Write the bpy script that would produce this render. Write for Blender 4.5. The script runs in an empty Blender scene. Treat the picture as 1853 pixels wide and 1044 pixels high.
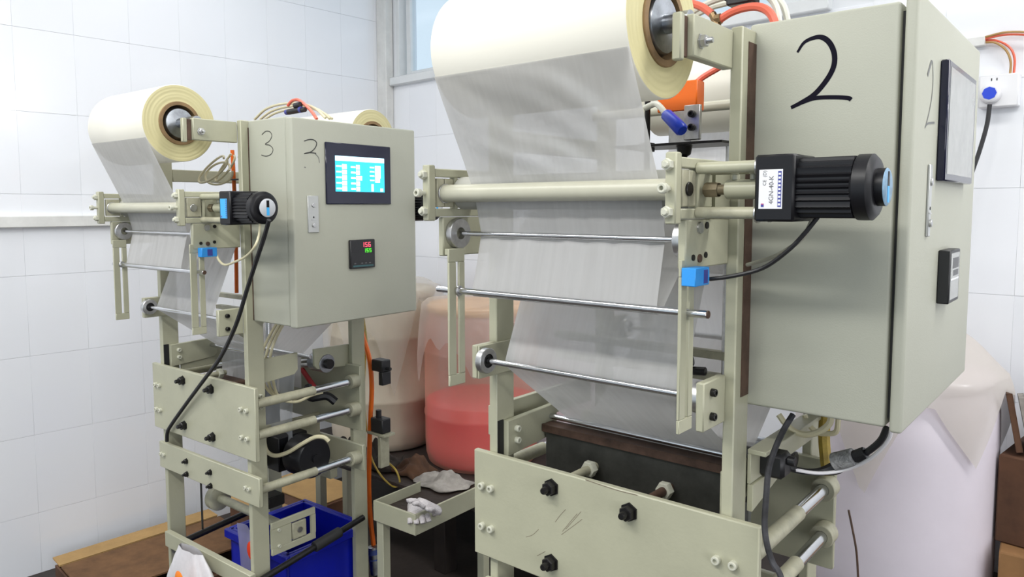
import bpy, bmesh, math, random
from mathutils import Vector, Matrix, noise

random.seed(7)
PI = math.pi
SC = bpy.context.scene
COL = SC.collection

# ------------------------------------------------------------------ camera
cam_d = bpy.data.cameras.new('camera')
cam_d.sensor_width = 36.0
cam_d.lens = 26.246
cam_d.shift_y = -0.01936
cam_d.clip_start = 0.05
cam = bpy.data.objects.new('camera', cam_d)
COL.objects.link(cam)
YAW, PITCH, ROLL = math.radians(39.599), math.radians(4.716), math.radians(0.0993)
cam.matrix_world = (Matrix.Translation((0, 0, 1.55)) @ Matrix.Rotation(YAW, 4, 'Z')
                    @ Matrix.Rotation(PI / 2 - PITCH, 4, 'X') @ Matrix.Rotation(-ROLL, 4, 'Z'))
SC.camera = cam

# ------------------------------------------------------------------ world, light, exposure
SC.view_settings.view_transform = 'Standard'
SC.view_settings.look = 'None'
SC.view_settings.gamma = 1.0
SC.view_settings.use_curve_mapping = False
SC.view_settings.exposure = 0.12
wd = bpy.data.worlds.new('sky')
SC.world = wd
wd.use_nodes = True
wn = wd.node_tree.nodes
wn['Background'].inputs[0].default_value = (0.74, 0.85, 0.93, 1)
wn['Background'].inputs[1].default_value = 1.0
SC.cycles.max_bounces = 10
SC.cycles.transparent_max_bounces = 16
SC.cycles.use_denoising = True
SC.cycles.caustics_reflective = False
SC.cycles.caustics_refractive = False


def area(name, loc, rot, sx, sy, power, color=(1, 1, 1)):
    d = bpy.data.lights.new(name, 'AREA')
    d.shape = 'RECTANGLE'
    d.size, d.size_y = sx, sy
    d.energy = power
    d.color = color
    o = bpy.data.objects.new(name, d)
    COL.objects.link(o)
    o.location = loc
    o.rotation_euler = rot
    return o


# fluorescent tubes on the ceiling, a fill added at the right, and daylight from the open shutter side behind the photographer
area('ceiling_lamp_light', (-0.6, -0.9, 3.12), (0, 0, 0.0), 2.6, 0.25, 70, (1.0, 0.99, 0.96))
area('ceiling_lamp_light', (-2.2, -0.2, 3.12), (0, 0, 0.0), 2.6, 0.25, 36, (1.0, 0.99, 0.96))
area('ceiling_lamp_light', (1.3, 1.6, 3.12), (0, 0, 0.0), 2.6, 0.25, 46, (1.0, 0.99, 0.96))
area('ceiling_lamp_light', (-2.1, 1.55, 3.12), (0, 0, 0.0), 2.2, 0.25, 13, (1.0, 0.99, 0.96))
area('side_fill_light', (2.9, -0.7, 1.15), (math.radians(90), 0, math.radians(60)), 1.8, 2.0, 40, (0.95, 0.96, 1.0))  # added fill from the right
area('doorway_daylight', (-0.6, -2.85, 1.5), (math.radians(-90), 0, 0), 4.5, 2.6, 44, (0.93, 0.96, 1.0))

# ------------------------------------------------------------------ helpers


class MB:
    """collects shapes into one mesh; mi is the material slot for what is added next"""

    def __init__(self):
        self.bm = bmesh.new()
        self.mi = 0
        self.done = self.bm.faces.layers.int.new('done')

    def _done(self):
        for f in self.bm.faces:
            if not f[self.done]:
                f[self.done] = 1
                f.material_index = self.mi

    def box(self, x0, x1, y0, y1, z0, z1, b=0.0015, seg=1):
        r = bmesh.ops.create_cube(self.bm, size=1.0)
        for v in r['verts']:
            v.co = Vector(((x0 + x1) / 2 + v.co.x * (x1 - x0), (y0 + y1) / 2 + v.co.y * (y1 - y0), (z0 + z1) / 2 + v.co.z * (z1 - z0)))
        if b:
            b = min(b, 0.3 * min(abs(x1 - x0), abs(y1 - y0), abs(z1 - z0)))
            es = list({e for v in r['verts'] for e in v.link_edges})
            self._bevel(es, b, seg)
        self._done()
        return self

    def _bevel(self, es, b, seg=1):
        bmesh.ops.bevel(self.bm, geom=es, offset=b, segments=seg, affect='EDGES', profile=0.5)
        pass

    def obox(self, p0, p1, w, h, b=0.001, up=(0, 0, 1)):
        """box bar from p0 to p1, w across, h along up"""
        p0, p1 = Vector(p0), Vector(p1)
        d = (p1 - p0)
        L = d.length
        d.normalize()
        s = d.cross(Vector(up)).normalized()
        u = s.cross(d)
        r = bmesh.ops.create_cube(self.bm, size=1.0)
        for v in r['verts']:
            c = v.co.copy()
            v.co = p0 + d * ((c.x + .5) * L) + s * (c.y * w) + u * (c.z * h)
        if b:
            es = list({e for v in r['verts'] for e in v.link_edges})
            self._bevel(es, b)
        self._done()
        return self

    def lathe(self, prof, p0, axis, n=24):
        """prof = [(radius, distance along axis)]"""
        a = Vector(axis).normalized()
        t = Vector((0, 0, 1)) if abs(a.z) < 0.9 else Vector((1, 0, 0))
        u = a.cross(t).normalized()
        w = a.cross(u)
        p0 = Vector(p0)
        rings = []
        for r, h in prof:
            if r < 1e-6:
                rings.append([self.bm.verts.new(p0 + a * h)])
            else:
                rings.append([self.bm.verts.new(p0 + a * h + (u * math.cos(2 * PI * k / n) + w * math.sin(2 * PI * k / n)) * r) for k in range(n)])
        for A, B in zip(rings, rings[1:]):
            for k in range(n):
                k2 = (k + 1) % n
                if len(A) == 1 and len(B) == 1:
                    continue
                if len(A) == 1:
                    self.bm.faces.new((A[0], B[k], B[k2]))
                elif len(B) == 1:
                    self.bm.faces.new((A[k], B[0], A[k2]))
                else:
                    self.bm.faces.new((A[k], B[k], B[k2], A[k2]))
        self._done()
        return self

    def cyl(self, p0, p1, r, n=20, c=0.0008):
        p0, p1 = Vector(p0), Vector(p1)
        L = (p1 - p0).length
        c = min(c, r * .3, L * .3)
        return self.lathe([(0, 0), (r - c, 0), (r, c), (r, L - c), (r - c, L), (0, L)], p0, p1 - p0, n)

    def ring(self, p0, p1, ro, ri, n=28):
        L = (Vector(p1) - Vector(p0)).length
        c = .0012
        return self.lathe([(ri, 0), (ro - c, 0), (ro, c), (ro, L - c), (ro - c, L), (ri, L), (ri, 0)], p0, Vector(p1) - Vector(p0), n)

    def tube(self, pts, r, n=8, res=5):
        P = [Vector(p) for p in pts]
        Q = []
        if len(P) > 2:
            E = [P[0] * 2 - P[1]] + P + [P[-1] * 2 - P[-2]]
            for i in range(1, len(E) - 2):
                a, b, c, d = E[i - 1], E[i], E[i + 1], E[i + 2]
                for k in range(res):
                    t = k / res
                    Q.append(0.5 * ((2 * b) + (c - a) * t + (2 * a - 5 * b + 4 * c - d) * t * t + (3 * b - a - 3 * c + d) * t ** 3))
            Q.append(P[-1])
        else:
            Q = P
        T = []
        for i in range(len(Q)):
            a = Q[max(0, i - 1)]
            b = Q[min(len(Q) - 1, i + 1)]
            T.append((b - a).normalized())
        ref = Vector((0, 0, 1)) if abs(T[0].z) < .9 else Vector((1, 0, 0))
        u = T[0].cross(ref).normalized()
        rings = []
        for i, q in enumerate(Q):
            u = (u - T[i] * u.dot(T[i])).normalized()
            w = T[i].cross(u)
            rr = r(i / (len(Q) - 1)) if callable(r) else r
            rings.append([self.bm.verts.new(q + (u * math.cos(2 * PI * k / n) + w * math.sin(2 * PI * k / n)) * rr) for k in range(n)])
        for A, B in zip(rings, rings[1:]):
            for k in range(n):
                self.bm.faces.new((A[k], A[(k + 1) % n], B[(k + 1) % n], B[k]))
        self.bm.faces.new(rings[0][::-1])
        self.bm.faces.new(rings[-1])
        self._done()
        return self

    def prism(self, pts, axis, a, b, bev=0.001):
        """polygon in the plane across axis ('x' -> (y,z), 'y' -> (x,z), 'z' -> (x,y)) from a to b"""
        def mk(p, t):
            if axis == 'x':
                return (t, p[0], p[1])
            if axis == 'y':
                return (p[0], t, p[1])
            return (p[0], p[1], t)
        A = [self.bm.verts.new(mk(p, a)) for p in pts]
        B = [self.bm.verts.new(mk(p, b)) for p in pts]
        n = len(pts)
        fs = [self.bm.faces.new(A), self.bm.faces.new(B[::-1])]
        for k in range(n):
            fs.append(self.bm.faces.new((A[k], B[k], B[(k + 1) % n], A[(k + 1) % n])))
        bmesh.ops.recalc_face_normals(self.bm, faces=fs)
        if bev:
            es = list({e for f in fs[:2] for e in f.edges})
            self._bevel(es, bev)
        self._done()
        return self

    def grid(self, nu, nv, fn, close_u=False):
        V = [[self.bm.verts.new(fn(i / (nu if close_u else nu - 1), j / (nv - 1))) for j in range(nv)] for i in range(nu)]
        for i in range(nu if close_u else nu - 1):
            for j in range(nv - 1):
                i2 = (i + 1) % nu
                self.bm.faces.new((V[i][j], V[i2][j], V[i2][j + 1], V[i][j + 1]))
        self._done()
        return self

    def build(self, name, mats, parent=None, loc=None, angle=38, recalc=True):
        if recalc:
            bmesh.ops.recalc_face_normals(self.bm, faces=self.bm.faces)
        me = bpy.data.meshes.new(name)
        self.bm.to_mesh(me)
        self.bm.free()
        me.shade_smooth()
        me.set_sharp_from_angle(angle=math.radians(angle))
        for m in (mats if isinstance(mats, (list, tuple)) else [mats]):
            me.materials.append(m)
        return place(name, me, parent, loc)


def place(name, me, parent=None, loc=None, rot=None):
    o = bpy.data.objects.new(name, me)
    COL.objects.link(o)
    if parent:
        o.parent = parent
    if loc:
        o.location = loc
    if rot:
        o.rotation_euler = rot
    return o


def tag(o, label, cat, group=None, kind=None):
    o['label'] = label
    o['category'] = cat
    if group:
        o['group'] = group
    if kind:
        o['kind'] = kind
    return o


def empty(name, loc=(0, 0, 0), rz=0.0):
    o = bpy.data.objects.new(name, None)
    COL.objects.link(o)
    o.location = loc
    o.rotation_euler = (0, 0, rz)
    o.empty_display_size = 0.1
    return o


def text_mesh(body, size, extrude=0.0):
    cu = bpy.data.curves.new('lettering', 'FONT')
    cu.body = body
    cu.size = size
    cu.align_x = 'CENTER'
    cu.align_y = 'CENTER'
    cu.extrude = extrude
    o = bpy.data.objects.new('lettering', cu)
    COL.objects.link(o)
    dg = bpy.context.evaluated_depsgraph_get()
    me = bpy.data.meshes.new_from_object(o.evaluated_get(dg))
    bpy.data.objects.remove(o)
    return me


# ------------------------------------------------------------------ materials


def mat(name, col, rough=0.5, metal=0.0, var=0.0, vscale=6.0, bump=0.0, bscale=60.0, spec=0.5, emit=None, estr=0.0, coat=0.0):
    m = bpy.data.materials.new(name)
    m.use_nodes = True
    nt = m.node_tree
    p = nt.nodes['Principled BSDF']
    p.inputs['Base Color'].default_value = (*col, 1)
    p.inputs['Roughness'].default_value = rough
    p.inputs['Metallic'].default_value = metal
    p.inputs['Specular IOR Level'].default_value = spec
    p.inputs['Coat Weight'].default_value = coat
    if emit:
        p.inputs['Emission Color'].default_value = (*emit, 1)
        p.inputs['Emission Strength'].default_value = estr
    if var or bump:
        tc = nt.nodes.new('ShaderNodeTexCoord')
    if var:
        nz = nt.nodes.new('ShaderNodeTexNoise')
        nz.inputs['Scale'].default_value = vscale
        nz.inputs['Detail'].default_value = 6
        nz.inputs['Roughness'].default_value = 0.65
        nt.links.new(tc.outputs['Object'], nz.inputs['Vector'])
        rp = nt.nodes.new('ShaderNodeValToRGB')
        rp.color_ramp.elements[0].position = 0.3
        rp.color_ramp.elements[1].position = 0.65
        rp.color_ramp.elements[0].color = (*[c * (1 - var) for c in col], 1)
        rp.color_ramp.elements[1].color = (*[min(1, c * (1 + var * .35)) for c in col], 1)
        nt.links.new(nz.outputs['Fac'], rp.inputs['Fac'])
        nt.links.new(rp.outputs['Color'], p.inputs['Base Color'])
    if bump:
        nb = nt.nodes.new('ShaderNodeTexNoise')
        nb.inputs['Scale'].default_value = bscale
        nb.inputs['Detail'].default_value = 4
        nt.links.new(tc.outputs['Object'], nb.inputs['Vector'])
        bp = nt.nodes.new('ShaderNodeBump')
        bp.inputs['Strength'].default_value = bump
        bp.inputs['Distance'].default_value = 0.01
        nt.links.new(nb.outputs['Fac'], bp.inputs['Height'])
        nt.links.new(bp.outputs['Normal'], p.inputs['Normal'])
    return m


def sheet_mat(name, col, alpha, rough=0.35, trans=0.4, streak=0.0, lo=None):
    """thin plastic film: part see-through, part diffuse, part glow-through"""
    m = bpy.data.materials.new(name)
    m.use_nodes = True
    nt = m.node_tree
    nt.nodes.remove(nt.nodes['Principled BSDF'])
    out = nt.nodes['Material Output']
    N = nt.nodes.new
    df, tl, gl, tr = N('ShaderNodeBsdfDiffuse'), N('ShaderNodeBsdfTranslucent'), N('ShaderNodeBsdfGlossy'), N('ShaderNodeBsdfTransparent')
    for s in (df, tl):
        s.inputs[0].default_value = (*col, 1)
    gl.inputs['Roughness'].default_value = rough
    m1, m2_, m3_ = N('ShaderNodeMixShader'), N('ShaderNodeMixShader'), N('ShaderNodeMixShader')
    m1.inputs[0].default_value = trans
    m2_.inputs[0].default_value = 0.07
    m3_.inputs[0].default_value = alpha
    L = nt.links.new
    L(df.outputs[0], m1.inputs[1])
    L(tl.outputs[0], m1.inputs[2])
    L(m1.outputs[0], m2_.inputs[1])
    L(gl.outputs[0], m2_.inputs[2])
    L(tr.outputs[0], m3_.inputs[1])
    L(m2_.outputs[0], m3_.inputs[2])
    L(m3_.outputs[0], out.inputs[0])
    if streak:
        tc, mp, nz, rp = N('ShaderNodeTexCoord'), N('ShaderNodeMapping'), N('ShaderNodeTexNoise'), N('ShaderNodeValToRGB')
        mp.inputs['Scale'].default_value = (38, 2.2, 2.2)
        mp.inputs['Rotation'].default_value = (0, 0.12, 0)
        nz.inputs['Scale'].default_value = 2.2
        nz.inputs['Detail'].default_value = 3
        rp.color_ramp.elements[0].position = 0.35
        rp.color_ramp.elements[1].position = 0.75
        rp.color_ramp.elements[0].color = (alpha - streak,) * 3 + (1,)
        rp.color_ramp.elements[1].color = (min(1, alpha + streak),) * 3 + (1,)
        L(tc.outputs['Object'], mp.inputs[0])
        L(mp.outputs[0], nz.inputs['Vector'])
        L(nz.outputs['Fac'], rp.inputs[0])
        L(rp.outputs[0], m3_.inputs[0])
    return m


M = {}
M['paint'] = mat('cream_paint', (0.43, 0.425, 0.31), 0.38, var=0.10, vscale=5, bump=0.03, bscale=160)
M['paint_worn'] = mat('worn_cream_paint', (0.42, 0.405, 0.295), 0.42, var=0.28, vscale=22, bump=0.05, bscale=120)
M['cabinet'] = mat('grey_powder_coat', (0.435, 0.44, 0.365), 0.50, var=0.03, vscale=3, bump=0.06, bscale=420)
M['roller'] = mat('cream_roller_sleeve', (0.50, 0.49, 0.39), 0.33, var=0.10, vscale=7)
M['steel'] = mat('polished_steel', (0.66, 0.67, 0.69), 0.2, 1.0, var=0.12, vscale=9)
M['zinc'] = mat('zinc_plate', (0.60, 0.60, 0.60), 0.34, 1.0, var=0.2, vscale=60)
M['painted_bolt'] = mat('painted_bolt', (0.58, 0.58, 0.48), 0.35, var=0.15, vscale=90)
M['black_oxide'] = mat('black_oxide_steel', (0.018, 0.017, 0.017), 0.35, 0.4, var=0.3, vscale=50)
M['dark_steel'] = mat('dark_oily_steel', (0.075, 0.075, 0.068), 0.45, 0.55, var=0.4, vscale=14)
M['rust'] = mat('rusty_channel', (0.12, 0.07, 0.05), 0.55, 0.4, var=0.5, vscale=24)
M['shaft_brown'] = mat('greasy_brown_steel', (0.22, 0.18, 0.11), 0.45, 0.3, var=0.4, vscale=40)
M['black'] = mat('black_plastic', (0.012, 0.012, 0.014), 0.42)
M['motor_black'] = mat('black_motor_enamel', (0.006, 0.006, 0.008), 0.40, spec=0.35)
M['roller_grey'] = mat('grey_rubber_sleeve', (0.40, 0.40, 0.36), 0.6)
M['rubber'] = mat('dark_rubber', (0.02, 0.02, 0.02), 0.6)
M['cable_worn'] = mat('worn_black_cable', (0.03, 0.03, 0.036), 0.7, var=0.9, vscale=30)
M['cable_black'] = mat('black_cable', (0.012, 0.012, 0.014), 0.45)
M['cable_white'] = mat('white_cable', (0.78, 0.76, 0.78), 0.45)
M['cable_grey'] = mat('grey_cable', (0.34, 0.33, 0.27), 0.5)
M['hose_cream'] = mat('cream_air_hose', (0.62, 0.57, 0.38), 0.35, spec=0.6)
M['hose_white'] = mat('milky_air_hose', (0.72, 0.72, 0.63), 0.3, spec=0.6)
M['hose_red'] = mat('red_hose', (0.75, 0.15, 0.09), 0.35)
M['hose_orange'] = mat('orange_hose', (0.85, 0.16, 0.012), 0.35)
M['hose_olive'] = mat('stained_yellow_hose', (0.42, 0.30, 0.05), 0.4, var=0.4, vscale=40)
M['brass'] = mat('tarnished_brass', (0.28, 0.19, 0.10), 0.4, 0.8, var=0.4, vscale=60)
M['blue'] = mat('blue_plastic', (0.006, 0.05, 0.62), 0.35)
M['sensor_blue'] = mat('light_blue_plastic', (0.03, 0.30, 0.78), 0.4)
M['ink'] = mat('black_marker_ink', (0.006, 0.005, 0.013), 0.8, spec=0.15)
M['scratch'] = mat('scratched_paint', (0.20, 0.17, 0.12), 0.7)
M['ink_faint'] = mat('faded_marker_ink', (0.16, 0.165, 0.16), 0.5)
M['ink_soft'] = mat('thin_marker_ink', (0.055, 0.055, 0.052), 0.5)
M['bezel'] = mat('dark_blue_bezel', (0.012, 0.013, 0.035), 0.12, var=0.0)
M['glare_glass'] = mat('dead_screen_glare', (0.33, 0.335, 0.31), 0.14, spec=1.0, var=0.15, vscale=18)  # bright reflection on the switched-off screen, put into the base colour
M['lcd'] = mat('lcd_cyan', (0.0, 0.3, 0.5), 0.3, emit=(0.06, 0.72, 0.95), estr=0.85)
M['lcd_white'] = mat('lcd_white', (0.8, 0.8, 0.8), 0.3, emit=(0.93, 0.98, 1.0), estr=0.95)
M['led_red'] = mat('led_red', (0.3, 0, 0), 0.3, emit=(1.0, 0.10, 0.16), estr=1.6)
M['led_green'] = mat('led_green', (0, 0.3, 0), 0.3, emit=(0.10, 1.0, 0.03), estr=1.3)
M['teal_strip'] = mat('teal_print', (0.03, 0.11, 0.12), 0.4)
M['grey_print'] = mat('grey_print', (0.11, 0.11, 0.115), 0.5)
M['silver_plate'] = mat('grey_lock_plate', (0.50, 0.51, 0.50), 0.3, 0.3)
M['label_white'] = mat('white_sticker', (0.80, 0.80, 0.82), 0.4)
M['label_blue'] = mat('blue_print', (0.05, 0.06, 0.30), 0.4)
M['label_pink'] = mat('pink_print', (0.45, 0.05, 0.20), 0.4)
M['cap_blue'] = mat('blue_grey_cap', (0.20, 0.34, 0.48), 0.4, var=0.35, vscale=60)
M['cap_grey'] = mat('grey_cap_sticker', (0.55, 0.57, 0.60), 0.4)
M['cap_cyan'] = mat('sky_blue_print', (0.05, 0.42, 0.85), 0.4)
M['film_side'] = mat('rolled_film_face', (0.82, 0.795, 0.70), 0.42)
M['film_end'] = mat('rolled_film_end', (0.66, 0.60, 0.33), 0.5, var=0.05, vscale=3)
M['cardboard_core'] = mat('cardboard_core', (0.27, 0.17, 0.08), 0.7, var=0.3, vscale=30)
M['spindle'] = mat('scuffed_aluminium', (0.42, 0.44, 0.47), 0.32, 1.0, var=0.45, vscale=26)
M['web'] = sheet_mat('milky_film', (0.72, 0.715, 0.71), 0.88, 0.30, 0.52, streak=0.04)
M['pouch'] = sheet_mat('clear_pouch_film', (0.62, 0.66, 0.72), 0.5, 0.2, 0.4)
M['liner'] = sheet_mat('clear_liner_film', (0.86, 0.82, 0.76), 0.42, 0.22, 0.5)
M['cover'] = sheet_mat('cloudy_cover_film', (0.80, 0.755, 0.70), 0.74, 0.25, 0.45)
M['tile'] = mat('glazed_white_tile', (0.80, 0.82, 0.86), 0.085, spec=0.55)
M['grout'] = mat('grout', (0.80, 0.82, 0.85), 0.8)
M['trim'] = mat('off_white_trim', (0.74, 0.74, 0.72), 0.4, var=0.12, vscale=9)
M['window_frame'] = mat('white_window_frame', (0.74, 0.76, 0.77), 0.35, var=0.06, vscale=8)
M['floor'] = mat('dark_wet_concrete', (0.045, 0.035, 0.030), 0.55, var=0.4, vscale=3, bump=0.2, bscale=20)
M['ceiling'] = mat('white_ceiling', (0.82, 0.82, 0.82), 0.8)
M['wall_paint'] = mat('white_wall_paint', (0.55, 0.56, 0.57), 0.7)
M['lamp'] = mat('lamp_housing', (0.8, 0.8, 0.8), 0.4)
M['tubelight'] = mat('lit_tube', (1, 1, 1), 0.4, emit=(1, 1, 1), estr=60.0)
M['tray_wood'] = mat('oil_stained_tray', (0.030, 0.018, 0.013), 0.6, var=0.4, vscale=12, bump=0.3, bscale=40)
M['platform'] = mat('dark_platform_wood', (0.030, 0.022, 0.018), 0.7, var=0.4, vscale=8)
M['rag'] = mat('dirty_dark_rag', (0.030, 0.022, 0.017), 0.9, var=0.6, vscale=14)
M['rag_grey'] = mat('grey_stained_rag', (0.36, 0.33, 0.30), 0.9, var=0.5, vscale=16)
M['rag_rust'] = mat('rust_brown_rag', (0.085, 0.038, 0.018), 0.9, var=0.5, vscale=14)
M['glove'] = mat('white_cotton_glove', (0.66, 0.62, 0.63), 0.9, var=0.15, vscale=20, bump=0.5, bscale=300)
M['blue_cuff'] = mat('blue_cuff', (0.02, 0.06, 0.40), 0.8)
M['crate'] = mat('blue_crate_plastic', (0.004, 0.012, 0.42), 0.35, var=0.15, vscale=5)
M['carton'] = mat('brown_cardboard', (0.30, 0.155, 0.06), 0.8, var=0.25, vscale=9)
M['carton_dark'] = mat('dark_damp_cardboard', (0.11, 0.05, 0.025), 0.8, var=0.35, vscale=9)
M['carton_brown'] = mat('old_brown_cardboard', (0.17, 0.085, 0.035), 0.85, var=0.35, vscale=12)
M['carton_tan'] = mat('tan_cardboard', (0.45, 0.28, 0.11), 0.8, var=0.2, vscale=9)
M['bag_white'] = mat('white_woven_bag', (0.72, 0.70, 0.72), 0.55, var=0.12, vscale=20)
M['orange_print'] = mat('orange_print', (0.85, 0.22, 0.01), 0.5)
M['lilac_bag'] = sheet_mat('lilac_plastic', (0.45, 0.44, 0.62), 0.72, 0.3, 0.35)
M['red_print'] = mat('red_print', (0.80, 0.05, 0.01), 0.5)
M['drum_red'] = sheet_mat('pink_translucent_drum', (0.92, 0.56, 0.42), 0.46, 0.25, 0.45)
M['liquid_red'] = mat('red_liquid', (0.95, 0.05, 0.10), 0.25)
M['drum_cream'] = mat('cream_drum_plastic', (0.60, 0.53, 0.42), 0.45, var=0.1, vscale=4)
M['drum_white'] = mat('white_drum_plastic', (0.76, 0.70, 0.77), 0.42, var=0.05, vscale=4)
M['lid_orange'] = mat('orange_lid_plastic', (0.80, 0.48, 0.24), 0.4, var=0.25, vscale=6)
M['tape_grey'] = mat('grey_wrapped_tape', (0.36, 0.36, 0.36), 0.6, var=0.4, vscale=70, bump=0.6, bscale=180)
M['red_cloth'] = mat('red_handle', (0.35, 0.012, 0.016), 0.5)
M['regulator'] = mat('clear_blue_label', (0.06, 0.09, 0.28), 0.2)

g = bpy.data.materials.new('window_glass')
g.use_nodes = True
nt = g.node_tree
nt.nodes.remove(nt.nodes['Principled BSDF'])
t_, s_, x_ = nt.nodes.new('ShaderNodeBsdfTransparent'), nt.nodes.new('ShaderNodeBsdfGlossy'), nt.nodes.new('ShaderNodeMixShader')
t_.inputs[0].default_value = (0.93, 0.97, 1.0, 1)
s_.inputs['Roughness'].default_value = 0.02
x_.inputs[0].default_value = 0.07
nt.links.new(t_.outputs[0], x_.inputs[1])
nt.links.new(s_.outputs[0], x_.inputs[2])
nt.links.new(x_.outputs[0], nt.nodes['Material Output'].inputs[0])
M['glass'] = g


def tile_variation(m):
    nt = m.node_tree
    p = nt.nodes['Principled BSDF']
    oi = nt.nodes.new('ShaderNodeObjectInfo')
    rp = nt.nodes.new('ShaderNodeValToRGB')
    rp.color_ramp.elements[0].color = (0.845, 0.865, 0.91, 1)
    rp.color_ramp.elements[1].color = (0.865, 0.882, 0.922, 1)
    nt.links.new(oi.outputs['Random'], rp.inputs[0])
    nt.links.new(rp.outputs[0], p.inputs['Base Color'])
    tc = nt.nodes.new('ShaderNodeTexCoord')
    nz = nt.nodes.new('ShaderNodeTexNoise')
    nz.inputs['Scale'].default_value = 5
    nt.links.new(tc.outputs['Object'], nz.inputs['Vector'])
    b = nt.nodes.new('ShaderNodeBump')
    b.inputs['Strength'].default_value = 0.05
    b.inputs['Distance'].default_value = 0.02
    nt.links.new(nz.outputs['Fac'], b.inputs['Height'])
    nt.links.new(b.outputs['Normal'], p.inputs['Normal'])


tile_variation(M['tile'])

# ------------------------------------------------------------------ the room (its own frame, turned 3 degrees)
WR = math.radians(-2.956)
XL, YB, XR, YF, ZC = -3.555, 2.772, 3.4, -3.0, 3.2


def struct(o, kind='structure'):
    o['kind'] = kind
    o.rotation_euler = (0, 0, WR)
    return o


struct(MB().box(XL - .2, XR + .2, YF - .2, YB + .2, -.1, 0, 0).build('floor', M['floor']))
struct(MB().box(XL - .2, XR + .2, YF - .2, YB + .2, ZC, ZC + .1, 0).build('ceiling', M['ceiling']))
wl = struct(MB().box(XL - .15, XL - .0035, YF, YB + .15, 0, ZC, 0).build('wall_left', M['grout']))
struct(MB().box(XR, XR + .15, YF, YB + .15, 0, ZC, 0).build('wall_right', M['wall_paint']))
wf = MB()
wf.box(XL, -2.6, YF - .15, YF, 0, ZC, 0).box(2.4, XR, YF - .15, YF, 0, ZC, 0).box(-2.6, 2.4, YF - .15, YF, 2.95, ZC, 0)
struct(wf.build('wall_front', M['wall_paint']))
WX0, WX1, WZ0 = -3.44, -1.02, 2.292
wb = MB()
wb.box(XL, XR, YB + .0035, YB + .15, 0, WZ0 - .045, 0).box(XL, WX0, YB + .0035, YB + .15, WZ0 - .045, ZC, 0)
wb.box(WX1, XR, YB + .0035, YB + .15, WZ0 - .045, ZC, 0)
wbo = struct(wb.build('wall_back', M['grout']))

TW, TH, TZ0, TY0 = 0.2245, 0.3362, -0.0742, 0.903


def tile_mesh(w, h, axis):
    b = MB()
    j = .0005
    if axis == 'x':
        b.box(-.0034, 0, j * .3, w - j * .3, j, h - j, .0004)
    else:
        b.box(j * .3, w - j * .3, 0, .0034, j, h - j, .0004)
    o = b.build('tile', M['tile'])
    me = o.data
    bpy.data.objects.remove(o)
    return me


cache = {}


def lay_tile(axis, a0, a1, z0, z1, parent):
    key = (axis, round(a1 - a0, 3), round(z1 - z0, 3))
    if key not in cache:
        cache[key] = tile_mesh(a1 - a0, z1 - z0, axis)
    place('tile', cache[key], parent, (XL, a0, z0) if axis == 'x' else (a0, YB, z0))


for k in range(10):
    z0, z1 = max(0, TZ0 + k * TH), min(ZC, TZ0 + (k + 1) * TH)
    for i in range(-6, 9):
        y0, y1 = TY0 + i * TW, min(YB, TY0 + (i + 1) * TW)
        if y1 - y0 > .02:
            lay_tile('x', y0, y1, z0, z1, wl)
    for i in range(0, 19):
        x0 = XL + i * TW
        spans = [(z0, z1)]
        if x0 + TW > WX0 + .01 and x0 < WX1 - .01:
            spans = [(z0, min(z1, WZ0 - .045))] if z0 < WZ0 - .08 else []
        for s0, s1 in spans:
            lay_tile('y', x0, x0 + TW, s0, s1, wbo)

struct(MB().box(XL - .004, XL + .028, YF + .1, YB - .002, 1.470, 1.517, .003).build('trim_1', M['trim']))
struct(MB().box(XL + .001, XL + .085, YB - .055, YB - .001, 0, ZC - .002, .004).build('trim_2', M['trim']))
wn = struct(MB().box(WX0 - .03, WX1 + .02, YB - .035, YB + .10, WZ0 - .047, WZ0, .004).build('window_1', M['window_frame']))
wfm = MB()
wfm.box(WX0, WX0 + .03, YB - .005, YB + .07, WZ0 + .001, ZC - .002, .003)
wfm.box(WX0 + .05, WX0 + .085, YB + .03, YB + .07, WZ0 + .001, ZC - .002, .003)
wfm.box(WX1 - .035, WX1, YB - .005, YB + .07, WZ0 + .001, ZC - .002, .003)
wfm.box(-2.25, -2.20, YB + .005, YB + .065, WZ0 + .001, ZC - .002, .003)
wfm.box(WX0 + .085, WX1 - .036, YB + .031, YB + .069, WZ0 + .001, WZ0 + .03, .003)
wfm.build('frame', M['window_frame'], wn)
MB().box(WX0 + .04, -2.251, YB + .046, YB + .051, WZ0 + .015, ZC - .003, 0).build('pane', M['glass'], wn)
MB().box(-2.199, WX1 - .02, YB + .046, YB + .051, WZ0 + .015, ZC - .003, 0).build('pane', M['glass'], wn)

for (lx, ly, lab) in ((-0.6, -0.9, 'long white ceiling batten behind the photographer, out of the picture'), (-2.2, -0.2, 'long white ceiling batten near the left wall, out of the picture'), (1.3, 1.6, 'long white ceiling batten by the right wall, out of the picture'), (-2.1, 1.55, 'long white ceiling batten above the far machine, out of the picture')):
    lamp = empty('ceiling_lamp', (lx, ly, 3.2))
    tag(lamp, lab, 'lamp', 'fluorescent battens on the ceiling')
    MB().box(-1.3, 1.3, -.04, .04, -.05, -.001, .004).build('housing', M['lamp'], lamp)

# two lit bulkhead lamps high on the right wall, mirrored in the glazed tiles of the left wall
for (x, y, z), lab in (((3.509, 2.322, 2.775), 'lit bulkhead lamp nearest the back corner, seen only mirrored in the tiles'), ((3.493, 2.002, 2.785), 'lit bulkhead lamp farther from the back corner, seen only mirrored in the tiles')):
    lamp = empty('wall_lamp', (x, y, z), WR)
    tag(lamp, lab, 'lamp', 'bulkhead lamps on the right wall')
    MB().box(-.001, .014, -.10, .10, -.15, .15, .004).build('housing', M['lamp'], lamp)
    MB().box(-.030, -.0015, -.075, .075, -.125, .125, .006).build('lit_cover', M['tubelight'], lamp)


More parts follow.
